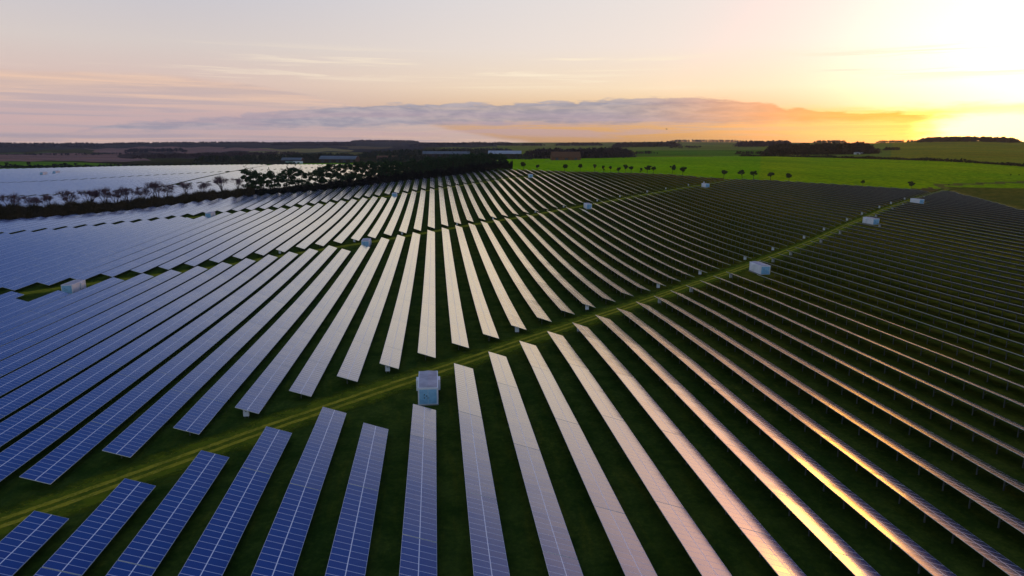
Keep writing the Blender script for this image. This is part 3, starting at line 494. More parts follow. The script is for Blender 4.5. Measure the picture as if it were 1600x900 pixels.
# every module sits a hair off true
wn2 = t.n.new('ShaderNodeVectorMath'); wn2.operation = 'SUBTRACT'
t.put(wn2.inputs[0], wn.outputs[1]); wn2.inputs[1].default_value = (.5, .5, .5)
sc_ = t.n.new('ShaderNodeVectorMath'); sc_.operation = 'SCALE'; t.put(sc_.inputs[0], wn2.outputs[0]); sc_.inputs[3].default_value = .012
nn = t.vmath('NORMALIZE', t.vmath('ADD', geo.outputs['Normal'], sc_.outputs[0]))
cosi = t.math('ABSOLUTE', t.vmath('DOT_PRODUCT', geo.outputs['Normal'], geo.outputs['Incoming']))
fres = t.math('MINIMUM', t.math('ADD', .022, t.math('MULTIPLY', t.math('POWER', t.math('SUBTRACT', 1.0, cosi), 3.0), 1.45)), .95)
fres = t.math('MULTIPLY', fres, t.math('SUBTRACT', 1.0, t.math('MULTIPLY', fg, .35)))
gl = t.n.new('ShaderNodeBsdfGlossy'); gl.inputs['Color'].default_value = (1, .95, .76, 1)
t.put(gl.inputs['Roughness'], t.math('ADD', .18, t.math('MULTIPLY', fg, .18))); t.put(gl.inputs['Normal'], nn)
mxs = t.n.new('ShaderNodeMixShader'); t.put(mxs.inputs[0], fres); t.l.new(b.outputs[0], mxs.inputs[1]); t.l.new(gl.outputs[0], mxs.inputs[2])
outn = [n for n in t.n if n.type == 'OUTPUT_MATERIAL'][0]; t.l.new(mxs.outputs[0], outn.inputs[0])

alu = mat('aluminium_frame', (.70, .70, .58), .5, .4, .0)
backm = noisy('panel_backsheet', (.016, .016, .015), (.024, .023, .020), .6, .7, .2)
galv = noisy('galvanised_steel', (.13, .14, .13), (.08, .085, .08), 1.2, .5, .4)
whitem = noisy('white_paint', (.84, .85, .87), (.76, .78, .81), .9, .55, .3)

_tables = {}
def table_mesh(n):
    if n in _tables: return _tables[n]
    L = n * 1.0 - .10; mb = MB(); th = .075
    zt0, zt1 = HIGH, HIGH - WID * TAN
    a, b_ = (0, 0, zt0), (WID, 0, zt1); c, d = (WID, L, zt1), (0, L, zt0)
    e = .04
    mb.quad([a, b_, c, d], [(.0, 1), (.0, 0), (n, 0), (n, 1)], 0)
    lo = lambda p: (p[0], p[1], p[2] - th)
    mb.quad([lo(d), lo(c), lo(b_), lo(a)], None, 1)
    for p, q in ((a, d), (c, b_), (b_, a), (d, c)):
        mb.quad([p, lo(p), lo(q), q][::-1], None, 2)
    # purlins
    for x in (.55, 1.25, 2.05, 2.75):
        z = zt0 - x * TAN - th
        mb.box(x - .03, x + .03, .05, L - .05, z - .10, z - .003, 3)
    _tables[n] = mb.mesh('panel_table', [pm, backm, alu, galv]); return _tables[n]
def make_post():
    mb = MB(); x = 1.35; z = HIGH - x * TAN - .16
    mb.box(x - .07, x + .07, -.055, .055, -.8, z, 0)
    mb.beam((.25, 0, HIGH - .25 * TAN - .20), (WID - .25, 0, HIGH - (WID - .25) * TAN - .20), .06, .10)
    mb.beam((x + .05, 0, z * .45), (2.45, 0, HIGH - 2.45 * TAN - .22), .05, .05)
    return mb.mesh('support_post', galv)
POST = make_post()
def make_inverter():
    mb = MB(); mb.box(.90, 1.70, -.24, .18, .36, 1.46, 0); mb.box(.87, 1.73, -.27, .21, 1.46, 1.51, 0)
    mb.box(1.0, 1.08, -.05, .05, -.6, .42, 1); mb.box(1.52, 1.60, -.05, .05, -.6, .42, 1)
    mb.box(1.05, 1.55, -.235, -.222, .5, 1.3, 0); mb.box(1.2, 1.4, -.24, -.236, 1.05, 1.15, 1)
    return mb.mesh('inverter_box', [whitem, galv])
INV = make_inverter()

CABINS = [(-1.6, 1), (99.8, 1), (199.7, 1), (277.0, 1), (-105.5, 2), (-28.2, 2), (87.3, 2), (199.0, 2), (-123.9, 3), (-28.0, 3), (81.1, 3)]
LINES = {1: L1, 2: L2, 3: L3}
def setback(x, line):
    return 13.0 if any(l == line and -7.2 < x + 1.6 - cx < 4.4 for cx, l in CABINS) else 0.0
EDGE = 1.71
def span(block, k):
    x = rowx(k)
    if block == 1:
        far = L1(x) - setback(x, 1); near = max(26.0 + .15 * abs(x), 1.07 * x - 34)
        if k >= 47: near = LN(x) + 4
    elif block == 2:
        near = L1b(x); far = min(L2(x), LF(x)) - setback(x, 2)
    elif block == 3:
        near = L2b(x); far = min(L3(x), LF(x)) - setback(x, 3)
    elif block == 4:
        near = L3b(x); far = LF(x)
    if x < 0:
        near = max(near, EDGE * -x - 35)
        if far < EDGE * -x - 14: return None
    return (near, far) if far - near > 9 else None

ONES = 'zeroth first second third fourth fifth sixth seventh eighth ninth tenth eleventh twelfth thirteenth fourteenth fifteenth sixteenth seventeenth eighteenth nineteenth'.split()
TENS = {20: ('twentieth', 'twenty'), 30: ('thirtieth', 'thirty'), 40: ('fortieth', 'forty'), 50: ('fiftieth', 'fifty'), 60: ('sixtieth', 'sixty'), 70: ('seventieth', 'seventy')}
def ordinal(n):
    if n < 20: return ONES[n]
    b0 = n // 10 * 10
    return TENS[b0][0] if n == b0 else TENS[b0][1] + '-' + ONES[n - b0]
BLOCK = {1: ('foreground solar panel row', 'solar panel rows in the foreground block'),
         2: ('second-block solar panel row', 'solar panel rows in the second block'),
         3: ('third-block solar panel row', 'solar panel rows in the third block'),
         4: ('fourth-block solar panel row', 'solar panel rows in the farthest block before the trees')}
CABNAME = {1: ('nearest', 'largest-looking white cabin'), }
REF = {1: [(-1.6, 'the nearest white cabin'), (99.8, 'the second cabin up the near track')],
       2: [(-1.6, 'the nearest white cabin'), (99.8, 'the second cabin up the near track')],
       3: [(-28.2, 'the small cabin on the middle track'), (87.3, 'the cubic cabin right of it')],
       4: [(-28.0, 'the tiny cabin on the far track')]}
used_labels = set()
def row_label(block, k):
    cx, nm = REF[block][0]
    kc = int(round((cx - 1.6) / PITCH_X + K0))
    d = k - kc
    n0 = BLOCK[block][0]
    if d == 0: s = n0 + ' in line with ' + nm
    else: s = '%s, %s to the %s of %s' % (n0, ordinal(abs(d)), 'right' if d > 0 else 'left', nm)
    return s
INVK = {1: {5, 9, 11, 14, 18, 20, 24, 27, 31, 34, 38, 41, 45, 48}, 2: {-8, -4, -1, 3, 6, 10, 13, 17, 20, 24, 27, 31, 34, 38, 41, 45}, 3: {-9, -5, -2, 2, 5, 9, 12, 16, 19, 23, 26, 30, 33}, 4: set()}
def detailed_row(block, k, y0, y1):
    x = rowx(k); base = Vector((x, y0, H(x + 1.6, y0)))
    root = empty('solar_panel_row', base)
    tag(root, row_label(block, k), 'solar panel row', BLOCK[block][1])
    n = int(round(y1 - y0)); segs = []
    if block == 1:                                     # whole tables counted from the track
        first = {0: 11, 1: 23, 2: 18}.get(k, (23, 12, 23, 17)[k % 4]); y = y1; left = n
        m = min(first, left)
        while left > 3:
            segs.append((y - m, m)); y -= m; left -= m; m = min(23, left)
    else:
        first = (23, 12, 23, 17)[(k + block) % 4]; y = y0; left = n; m = min(first, left)
        while left > 3:
            segs.append((y, m)); y += m; left -= m; m = min(23, left)
    for ya, m in segs:
        za, zb = H(x + 1.6, ya), H(x + 1.6, ya + m)
        o = link('panel_table', table_mesh(m), root, (0, ya - y0, za - base.z)); o.rotation_euler.x = math.atan2(zb - za, m)
        c = max(1, int(round(m / 4.1)))
        for i in range(c):
            d = (i + .5) * m / c if m > 5 else m / 2
            zz = za + (zb - za) * d / m
            link('support_post', POST, root, (0, ya + d - y0, zz - base.z))
    if k in INVK[block]:
        yy = y1 - .9 if block == 1 else y0 + .9
        link('inverter_box', INV, root, (0, yy - y0, H(x + 1.2, yy) - base.z))
    return root
def strip_geo(mb, x, y0, y1, posts=True, ox=0, oy=0, oz=0, u0=0):
    n = max(1, int(round((y1 - y0) / TL))); step = (y1 - y0) / n
    for i in range(n):
        ya, yb = y0 + i * step, y0 + (i + 1) * step - .12
        za, zb = H(x + 1.6, ya) - oz, H(x + 1.6, yb) - oz
        X = x - ox; A_, B_ = ya - oy, yb - oy; dz_ = WID * TAN
        P = [(X, A_, za + HIGH), (X + WID, A_, za + HIGH - dz_), (X + WID, B_, zb + HIGH - dz_), (X, B_, zb + HIGH)]
        ua, ub = u0 + i * TL, u0 + i * TL + round(yb - ya)
        mb.quad(P, [(ua, 1), (ua, 0), (ub, 0), (ub, 1)], 0)
        Q = [(p[0], p[1], p[2] - .06) for p in P]
        mb.quad(Q[::-1], None, 1)
        for a_, b_ in ((0, 3), (2, 1), (1, 0), (3, 2)):
            mb.quad([P[a_], Q[a_], Q[b_], P[b_]][::-1], None, 2)
        if posts:
            c = int((yb - ya) / 4.1)
            for j in range(c):
                d = (j + .5) / c; y = A_ + (B_ - A_) * d; z = za + (zb - za) * d; px_ = X + 1.35
                for q in (((px_ - .07, y, z - .8), (px_ + .07, y, z - .8), (px_ + .07, y, z + 1.5), (px_ - .07, y, z + 1.5)),
                          ((px_, y - .06, z - .8), (px_, y + .06, z - .8), (px_, y + .06, z + 1.5), (px_, y - .06, z + 1.5))):
                    mb.quad(q, None, 3)
def simple_row(block, k, y0, y1, label, group):
    x = rowx(k); z = H(x + 1.6, y0); mb = MB()
    strip_geo(mb, x, y0, y1, True, x, y0, z)
    o = link('solar_panel_row', mb.mesh('solar_panel_row', [pm, backm, alu, galv]), None, (x, y0, z))
    tag(o, label, 'solar panel row', group)
    if k in INVK.get(block, ()):
        link('inverter_box', INV, o, (0, .9, H(x + 1.2, y0 + .9) - z))
    return o
count = 0
for block, k0_, k1_ in ((1, -9, 58), (2, -20, 53), (3, -32, 38), (4, -37, 20)):
    for k in range(k0_, k1_ + 1):
        s = span(block, k)
        if not s: continue
        count += 1
        if block <= 2: detailed_row(block, k, *s)
        else: simple_row(block, k, s[0], s[1], row_label(block, k), BLOCK[block][1])
print('rows', count)
# the field behind the tree belt
rest = MB(); nb5 = 0
for k in range(-86, -2):
    x = rowx(k); bounds = [HEDGE(x) + 20, 850 + .92 * x, 1050 + .92 * x, 1250 + .92 * x, 1450 + .92 * x]; far = B5far(x)
    if k == -53: bounds[1] = bounds[1]  # lane
    for i in range(4):
        y0 = bounds[i] + (11 if i else 0); y1 = min(bounds[i + 1] - 3.5, far)
        if k == -36 and i >= 1 and i < 3: continue            # the dark service lane along the rows
        y0 = max(y0, EDGE * -x - 45)
        if y1 - y0 < 8: continue
        if i == 0 and -60 <= k < -60 + (300 - count) and nb5 < 300 - count:
            nb5 += 1
            simple_row(5, k, y0, y1, 'solar panel row beyond the leafless trees, %s from the left' % ordinal(nb5), 'solar panel rows beyond the tree belt')
        else: strip_geo(rest, x, y0, y1, False, u0=k * 31 % 17)
tag(link('far_solar_array', rest.mesh('far_solar_array', [pm, backm, alu, galv])), 'distant field of solar panels beyond the belt of trees on the left', 'solar array', kind='stuff')
print('b5 rows', nb5)

# ------------------------------------------------------------------ transformer cabins
roofm = noisy('cabin_roof', (.50, .48, .52), (.36, .34, .38), .5, .7, .2)
bluem = noisy('door_skylight_tint', (.30, .58, .78), (.24, .48, .68), 1.5, .55, .3)  # white doors, with the blue skylight on them put into the base colour
darkm = mat('dark_plate', (.05, .055, .07), .6)
concm = noisy('concrete_plinth', (.30, .30, .29), (.22, .22, .21), 1.1)
def make_cabin(loc, label, W=2.9, L=7.7, HH=2.75):
    root = empty('transformer_cabin', loc)
    tag(root, label, 'cabin', 'white transformer cabins beside the tracks')
    def part(name, mb, m, par=root, bev=0):
        o = link(name, mb.mesh(name, m), par)
        if bev:
            md = o.modifiers.new('bevel', 'BEVEL'); md.width = bev; md.segments = 2; md.limit_method = 'ANGLE'
        return o
    mb = MB(); mb.box(-W/2 - .12, W/2 + .12, -L/2 - .12, L/2 + .12, -.7, .18); part('plinth', mb, concm)
    mb = MB(); mb.box(-W/2, W/2, -L/2, L/2, .18, HH)
    for y in (-L/2 + .02, L/2 - .02):                     # corner posts stand proud
        for x in (-W/2, W/2): mb.box(x - .05, x + .05, y - .06, y + .06, .181, HH - .01)
    for i in range(1, 8):
        y = -L/2 + i * L / 8
        for x in (-W/2, W/2): mb.box(x - .02, x + .02, y - .04, y + .04, .22, HH - .08)
    part('body', mb, whitem)
    mb = MB(); mb.box(-W/2 - .07, W/2 + .07, -L/2 - .07, L/2 + .07, HH, HH + .09); part('roof_trim', mb, whitem, bev=.02)
    mb = MB()
    zt = HH + .09; P = [(-W/2 + .05, -L/2 + .1, zt), (W/2 - .05, -L/2 + .1, zt), (W/2 - .05, L/2 - .1, zt), (-W/2 + .05, L/2 - .1, zt)]
    ridge = [(0, -L/2 + .1, zt + .16), (0, L/2 - .1, zt + .16)]
    mb.quad([P[0], ridge[0], ridge[1], P[3]][::-1]); mb.quad([ridge[0], P[1], P[2], ridge[1]][::-1]); mb.quad([P[0], P[1], ridge[0]]); mb.quad([P[2], P[3], ridge[1]])
    part('roof', mb, roofm)
    for s in (-1, 1):                                      # double doors on the near end
        mb = MB(); x0, x1 = (-W/2 + .15, -.02) if s < 0 else (.02, W/2 - .15)
        mb.box(x0, x1, -L/2 - .035, -L/2 - .003, .28, HH - .18)
        for j in range(7): mb.box(x0 + .15, x1 - .15, -L/2 - .055, -L/2 - .036, .42 + j * .085, .47 + j * .085)
        for j in range(4): mb.box(x0 + .15, x1 - .15, -L/2 - .055, -L/2 - .036, HH - .65 + j * .085, HH - .60 + j * .085)
        d = part('door', mb, bluem)
        mb = MB(); mb.box(s * .10 - .02, s * .10 + .02, -L/2 - .09, -L/2 - .04, 1.15, 1.35); part('handle', mb, darkm, d)
    for (x, z) in ((-.55, 1.75), (-.55, 1.25), (-.2, 1.55)):
        mb = MB(); mb.box(x - .08, x + .08, -L/2 - .062, -L/2 - .040, z - .08, z + .08); part('warning_plate', mb, darkm)
    for s in (-1, 1):                                      # cooling units on the long sides
        mb = MB(); x = s * (W/2 + .22)
        mb.box(x - .20, x + .20, L/2 - 3.2, L/2 - 1.5, .75, 2.45)
        for j in range(6): mb.box(x - .215, x + .215, L/2 - 3.05, L/2 - 1.65, .95 + j * .22, 1.0 + j * .22)
        part('cooling_unit', mb, whitem, bev=.03)
        mb = MB(); mb.box(s * (W/2 + .03) - .025, s * (W/2 + .03) + .025, -L/2 + .6, -L/2 + 2.4, .6, 2.3)
        for j in range(9): mb.box(s * (W/2 + .06) - .02, s * (W/2 + .06) + .02, -L/2 + .7, -L/2 + 2.3, .7 + j * .17, .76 + j * .17)
        part('louvre', mb, whitem)
    return root
CABL = ['nearest white cabin with blue-lit doors, behind a panel row end', 'large white cabin right of centre on the near track', 'white cabin on the near track, second from its far end',
        'farthest white cabin on the near track, towards the sunset', 'white cabin among panels near the left edge of the field', 'small white cabin left of centre on the middle track',
        'white cube-like cabin right of centre on the middle track', 'small white cabin at the far right end of the middle track', 'white cabin left on the far track near the bare trees',
        'tiny blue-lit cabin on the far track below the dark pines', 'tiny white cabin at the right end of the far track']
def cabin_shape(o):
    return o
for (cx, l), lab in zip(CABINS, CABL):
    y = LINES[l](cx) - 6.6
    c = make_cabin((cx, y, H(cx, y) + .05), lab)
    if l == 3 or cx in (-105.5,): pass
for px, r, lab in ((76, 905, 'left one of two tiny white cabins far off in the left field'), (96, 925, 'right one of two tiny white cabins far off in the left field')):
    x, y = at(px, r); make_cabin((x, y, H(x, y) + .6), lab, 3, 9, 3.2)
# ------------------------------------------------------------------ vegetation
def leaf_mat(name, c1, c2, scale=.35):
    m = noisy(name, c1, c2, scale, .9, .08)
    return m
pine_m = leaf_mat('pine_needles', (.020, .050, .018), (.045, .080, .026), .6)
twig_m = leaf_mat('winter_twigs', (.17, .095, .105), (.11, .07, .08))
bark_m = noisy('bark', (.050, .036, .030), (.030, .022, .020), 2.0)
scrub_m = leaf_mat('brown_scrub', (.085, .062, .028), (.050, .042, .018), .12)
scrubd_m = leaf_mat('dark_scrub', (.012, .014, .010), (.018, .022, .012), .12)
lone_m = leaf_mat('dark_foliage', (.036, .052, .018), (.055, .062, .022))
wood_m = leaf_mat('bare_woodland', (.062, .040, .040), (.040, .030, .032), .05)
woodw_m = leaf_mat('warm_woodland', (.060, .042, .018), (.036, .032, .014), .05)
woodg_m = leaf_mat('dark_woodland', (.026, .044, .026), (.050, .050, .032), .05)
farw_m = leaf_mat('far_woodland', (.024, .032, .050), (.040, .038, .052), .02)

def quads_at(C, S, flat=.0):
    """random quads of half-size S centred at C"""
    n = len(C); a = rng.normal(size=(n, 3)); a /= np.linalg.norm(a, axis=1)[:, None]
    bb = rng.normal(size=(n, 3)); bb -= (bb * a).sum(1)[:, None] * a; bb /= np.linalg.norm(bb, axis=1)[:, None]
    S = np.broadcast_to(np.asarray(S, float), (n,))[:, None]; k = rng.uniform(.55, 1.0, (n, 1))
    V = np.stack([C - a * S - bb * S * k, C + a * S - bb * S * k * .8, C + a * S + bb * S * k, C - a * S * .8 + bb * S * k], 1).reshape(-1, 3)
    return V, np.arange(4 * n).reshape(n, 4)
def slivers(A, B, w):
    n = len(A); d = B - A; s = np.cross(d, rng.normal(size=(n, 3))); s /= np.linalg.norm(s, axis=1)[:, None] + 1e-9
    w = np.broadcast_to(np.asarray(w, float), (n,))[:, None]
    V = np.stack([A - s * w, A + s * w, B + s * w * .4, B - s * w * .4], 1).reshape(-1, 3)
    return V, np.arange(4 * n).reshape(n, 4)

def pine_meshes(i):
    """unit height 1, irregular pine with a bare lower stem"""
    lr = np.random.default_rng(100 + i); mb = MB()
    lean = lr.normal(0, .02, 2); pts = [Vector((lean[0] * h * 2, lean[1] * h * 2, h)) for h in (-.05, .3, .6, .95)]
    for a, b_, ra, rb in zip(pts, pts[1:], (.022, .016, .011), (.016, .011, .004)): mb.tube(a, b_, ra, rb, 5)
    C = []; S = []
    nb = int(lr.integers(13, 20))
    for j in range(nb):
        h = lr.uniform(.30, .97); w = .26 * (1 - h) ** .55 + .05 if i % 2 else .20 * (1.05 - h) ** .5 + .03
        ph = lr.uniform(0, 6.28); rad = w * lr.uniform(.35, 1.0)
        c = np.array([math.cos(ph) * rad, math.sin(ph) * rad, h])
        mb.tube((lean[0] * h * 2, lean[1] * h * 2, h - .05), tuple(c), .006, .002, 4)
        m = 120; r_ = lr.uniform(.055, .12)
        p = lr.normal(size=(m, 3)); p /= np.linalg.norm(p, axis=1)[:, None]; p *= lr.uniform(.3, 1, (m, 1)) ** .5
        C.append(c + p * [r_ * 1.2, r_ * 1.2, r_ * .7]); S.append(lr.uniform(.010, .024, m))
    m = 40; p = lr.normal(size=(m, 3)) * [.035, .035, .09] + [lean[0] * 1.8, lean[1] * 1.8, .90]; C.append(p); S.append(np.full(m, .018))
    V, F = quads_at(np.concatenate(C), np.concatenate(S))
    return mb.mesh('trunk', bark_m), np_mesh('crown', V, F, pine_m)
def bare_meshes(i):
    """unit height 1, spreading leafless tree"""
    lr = np.random.default_rng(200 + i); mb = MB(); TA = []; TB = []; TW = []
    def grow(p, d, L, r, lev):
        q = p + d * L
        if lev <= 2: mb.tube(p, q, r, r * .65, 5 if lev < 2 else 3)
        else:
            TA.append(tuple(p)); TB.append(tuple(q)); TW.append(max(r * .8, .0024))
            for _ in range(2 if lev >= 4 else 1):
                s_ = p.lerp(q, lr.uniform(.1, 1)); TA.append(tuple(s_)); TB.append(tuple(s_ + Vector(lr.normal(0, .038, 3)) + Vector((0, 0, .03)))); TW.append(.0017)
        if lev >= 5: return
        for _ in range((4, 3, 3, 4, 5)[lev]):
            e = Vector(lr.normal(size=3)); e = (e - d * e.dot(d)).normalized()
            sp = (.50, .48, .50, .6, .7)[lev]
            nd = (d + e * lr.uniform(.5, 1.2) * sp + Vector((0, 0, .10))).normalized()
            grow(q - d * L * lr.uniform(0, .25), nd, L * lr.uniform(.62, .85), r * .58, lev + 1)
    grow(Vector((0, 0, -.05)), Vector((lr.normal(0, .05), lr.normal(0, .05), 1)).normalized(), .30, .022, 0)
    V, F = slivers(np.array(TA), np.array(TB), np.array(TW))
    top = V[:, 2].max(); s = 1 / top
    V = V * s; mb.v = [(x * s, y * s, z * s) for x, y, z in mb.v]
    return mb.mesh('trunk', bark_m), np_mesh('crown', V, F, twig_m)
def lone_meshes(i):
    """unit height 1, wind-shaped tree with a broad lumpy top on a thin stem"""
    lr = np.random.default_rng(300 + i); mb = MB()
    kx = lr.normal(0, .06); mb.tube((0, 0, -.05), (kx, 0, .45), .03, .02, 5)
    C = []; S = []; n = (8, 11, 6, 9)[i % 4]
    for j in range(n):
        ph = lr.uniform(0, 6.28); rad = lr.uniform(.05, .34 if i % 4 != 2 else .18)
        c = np.array([kx + math.cos(ph) * rad, math.sin(ph) * rad, lr.uniform(.55, .86) if i % 4 != 2 else lr.uniform(.35, .85)])
        mb.tube((kx, 0, .42), tuple(c), .014, .005, 4)
        m = 150; r_ = lr.uniform(.08, .22)
        p = lr.normal(size=(m, 3)); p /= np.linalg.norm(p, axis=1)[:, None]; p *= lr.uniform(.2, 1, (m, 1)) ** .5
        C.append(c + p * [r_, r_, r_ * .65]); S.append(lr.uniform(.015, .038, m))
    V, F = quads_at(np.concatenate(C), np.concatenate(S))
    return mb.mesh('trunk', bark_m), np_mesh('crown', V, F, lone_m)
PINES = [pine_meshes(i) for i in range(9)]
BARES = [bare_meshes(i) for i in range(7)]
LONES = [lone_meshes(i) for i in range(8)]
def plant(name, meshes, x, y, h, wide, label, cat, group):
    root = empty(name, (x, y, H(x, y)), rng.uniform(0, 6.28)); tag(root, label, cat, group)
    for nm, me in zip(('trunk', 'crown'), meshes):
        o = link(nm, me, root); o.scale = (h * wide, h * wide, h)
    return root
def hedge_point(px, off=0.0):
    a = azp(px); r = (628 + off) / (math.cos(a) - .91 * math.sin(a)); return r * math.sin(a), r * math.cos(a), r
def height_for(px, r, ytop, x, y):
    depth = r * math.cos(azp(px) - YAW); return max(2.0, CAM_Z + (224 - ytop) * depth / FPX - H(x, y))

# leafless trees, left part of the belt
bt = [(-60, 306), (-25, 300), (21, 301), (52, 305), (75, 304), (108, 298), (140, 295), (166, 292), (184, 297), (203, 290), (224, 293), (246, 283), (262, 288), (294, 283), (322, 284), (348, 275), (373, 277)]
BL = ['past the left edge', 'at the left edge', 'first from the left edge', 'small and reddish, second from the left', 'low and round, third from the left', 'broad, fourth from the left',
      'slim, fifth from the left', 'wide and dense, sixth from the left', 'narrow, seventh from the left', 'pointed, eighth from the left', 'small, ninth from the left', 'tall and broad, tenth from the left',
      'narrow, eleventh from the left', 'broad, twelfth from the left', 'rounded, thirteenth from the left', 'tall, second from the dark pines', 'nearest to the dark pines']
for i, (px, yt) in enumerate(bt):
    x, y, r = hedge_point(px, rng.uniform(-1, 4)); h = height_for(px, r, yt - 2, x, y)
    plant('leafless_tree', BARES[i % 7], x, y, h, (1.15, .9, 1.0, 1.25, 1.0, 1.2)[i % 6], 'leafless tree in the brown scrub belt, ' + BL[i], 'tree', 'leafless trees along the belt')
# dark pines
tops = [(388, 266), (420, 270), (440, 269), (460, 263), (480, 268), (500, 262), (520, 259), (550, 256), (580, 251), (620, 253), (650, 251), (680, 248), (700, 245), (720, 241), (745, 240), (765, 238), (780, 240), (795, 247)]
pxs = []; px = 388.0
while px < 792: pxs.append(px); px += float(rng.uniform(5.0, 7.6)) * (1.0 if px > 560 else 1.25)
for i, px in enumerate(pxs):
    x, y, r = hedge_point(px, rng.uniform(2, 9)); yt = float(np.interp(px, [a for a, _ in tops], [c for _, c in tops])) + rng.uniform(-3, 4)
    if 455 < px < 465: yt = 262
    h = height_for(px, r, yt, x, y)
    side = 'dark pine in the belt, %s from its left end' % ordinal(i + 1)
    plant('pine_tree', PINES[int(rng.integers(9))], x, y, h, 1.0 if px > 560 else .95, side, 'tree', 'dark pines along the belt')
pxs2 = []; px = 600.0
while px < 792: pxs2.append(px); px += float(rng.uniform(7, 10))
for i, px in enumerate(pxs2):
    x, y, r = hedge_point(px, rng.uniform(14, 22)); yt = float(np.interp(px, [a for a, _ in tops], [c for _, c in tops])) + rng.uniform(-1, 5)
    plant('pine_tree', PINES[int(rng.integers(9))], x, y, height_for(px, r, yt, x, y), 1.15, 'dark pine in the back rank of the belt, %s from its left' % ordinal(i + 1), 'tree', 'pines in the back rank of the belt')

def belt(name, px0, px1, off0, off1, h0, h1, dens, m, label, cat, size=.5, kind='stuff'):
    """scrub growing along the hedge line"""
    C = []
    n = int(abs(px1 - px0) * dens); pxr = rng.uniform(px0, px1, n); off = rng.uniform(off0, off1, n); a = np.arctan((pxr - 800) / FPX) + YAW
    r = (628 + off) / (np.cos(a) - .91 * np.sin(a)); x = r * np.sin(a); y = r * np.cos(a)
    hh = np.interp(pxr, [px0, px1], [h0, h1]) * (.84 + .08 * np.sin(x * .9) + .07 * np.sin(x * .23) + rng.uniform(-.16, .12, n))
    e = np.sin(np.pi * np.clip((off - off0) / (off1 - off0), .02, .98)) ** .35
    z = Hv(x, y) + hh * e * rng.uniform(0, 1, n) ** .5
    V, F = quads_at(np.stack([x, y, z - .4], 1), rng.uniform(size * .4, size * .8, n))
    m_ = n // 2; k_ = rng.integers(0, n, m_); g_ = Hv(x[k_], y[k_]); P0 = np.stack([x[k_], y[k_], g_ + hh[k_] * .3], 1); P1 = np.stack([x[k_], y[k_], g_ + hh[k_] * e[k_] * rng.uniform(.9, 1.25, m_)], 1) + rng.normal(0, .35, (m_, 3)) * [1, 1, 0]
    V2, F2 = slivers(P0, P1, .09); V = np.concatenate([V, V2]); F = np.concatenate([F, F2 + F.max() + 1])
    tag(link(name, np_mesh(name, V, F, m)), label, cat, kind=kind)
belt('scrub_belt', -120, 400, -5, 7, 9.8, 6.2, 130, scrub_m, 'belt of brown leafless scrub behind the left panel rows', 'scrub', .55)
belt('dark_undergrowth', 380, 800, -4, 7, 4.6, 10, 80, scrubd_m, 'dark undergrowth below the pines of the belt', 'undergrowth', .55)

# lone trees along the right boundary
def boundary_point(px, extra):
    a = azp(px); r = 420.0
    while r < 900:
        x, y = r * math.sin(a), r * math.cos(a)
        if y > LF(x) + extra: break
        r += 1.0
    return x, y, r
lt = [(817, 252, 1, .9, 'small dark bush-like tree nearest the barn end'), (838, 254, 0, .8, 'thin dark tree left of the brick barn'), (880, 254, 1, 1.2, 'flat-topped tree in front of the brick barn'),
      (904, 255, 5, .9, 'faint slender tree right of the brick barn'), (926, 256, 4, .9, 'pale slender tree left of the dark trio'), (940, 256, 6, .8, 'faint thin tree beside the dark trio'),
      (951, 256, 3, .7, 'tiny faint tree just left of the dark trio'), (963.5, 256, 2, 1.3, 'blocky dark tree, left one of the trio'), (974, 254, 1, .9, 'higher dark tree in the middle of the trio'), (983, 258, 3, 1.1, 'low wide tree, right one of the trio'),
      (998, 259, 6, 1.0, 'low tree at the left of the second clump'), (1007.5, 256, 1, 1.1, 'dark tree in the middle of the second clump'), (1017, 258, 5, 1.0, 'rounded tree at the right of the second clump'),
      (1046, 254, 0, .95, 'tall dark tree on a pale stem'), (1062.5, 258, 1, 1.1, 'broad low tree right of the tall stemmed one'), (1125.5, 261, 3, 1.2, 'leaning dark tree alone above the right panels'),
      (1155, 261, 5, 1.0, 'round tree, left one of the right pair'), (1172, 262, 7, 1.2, 'broad tree, right one of the right pair'), (1198, 263.5, 3, 1.1, 'leaning tree just right of the pair'),
      (1227, 266.5, 1, 1.2, 'wide ragged tree above the far right block'), (1342, 276, 5, .8, 'faint thin tree between two far right trees'), (1417, 277.5, 1, 1.2, 'flat-topped dark tree near the corner of the tracks'),
      (1386, 285, 2, .6, 'tiny bush left of the flat-topped corner tree'), (1475, 290, 2, 1.2, 'low bush at the end of the near track'), (1568, 284, 1, 1.1, 'brown flat tree at the right edge, first of three'),
      (1581, 285, 3, 1.1, 'brown leaning tree at the right edge, middle of three'), (1594, 283, 5, 1.1, 'brown tree at the right edge, last of three')]
for px, yt, k, wd, lab in lt:
    x, y, r = boundary_point(px, 14 if px < 1500 else 60)
    plant('field_edge_tree', LONES[k], x, y, height_for(px, r, yt + rng.uniform(-1.5, 2), x, y), wd * float(rng.uniform(.65, 1.05)), lab, 'tree', 'lone trees along the green field edge')

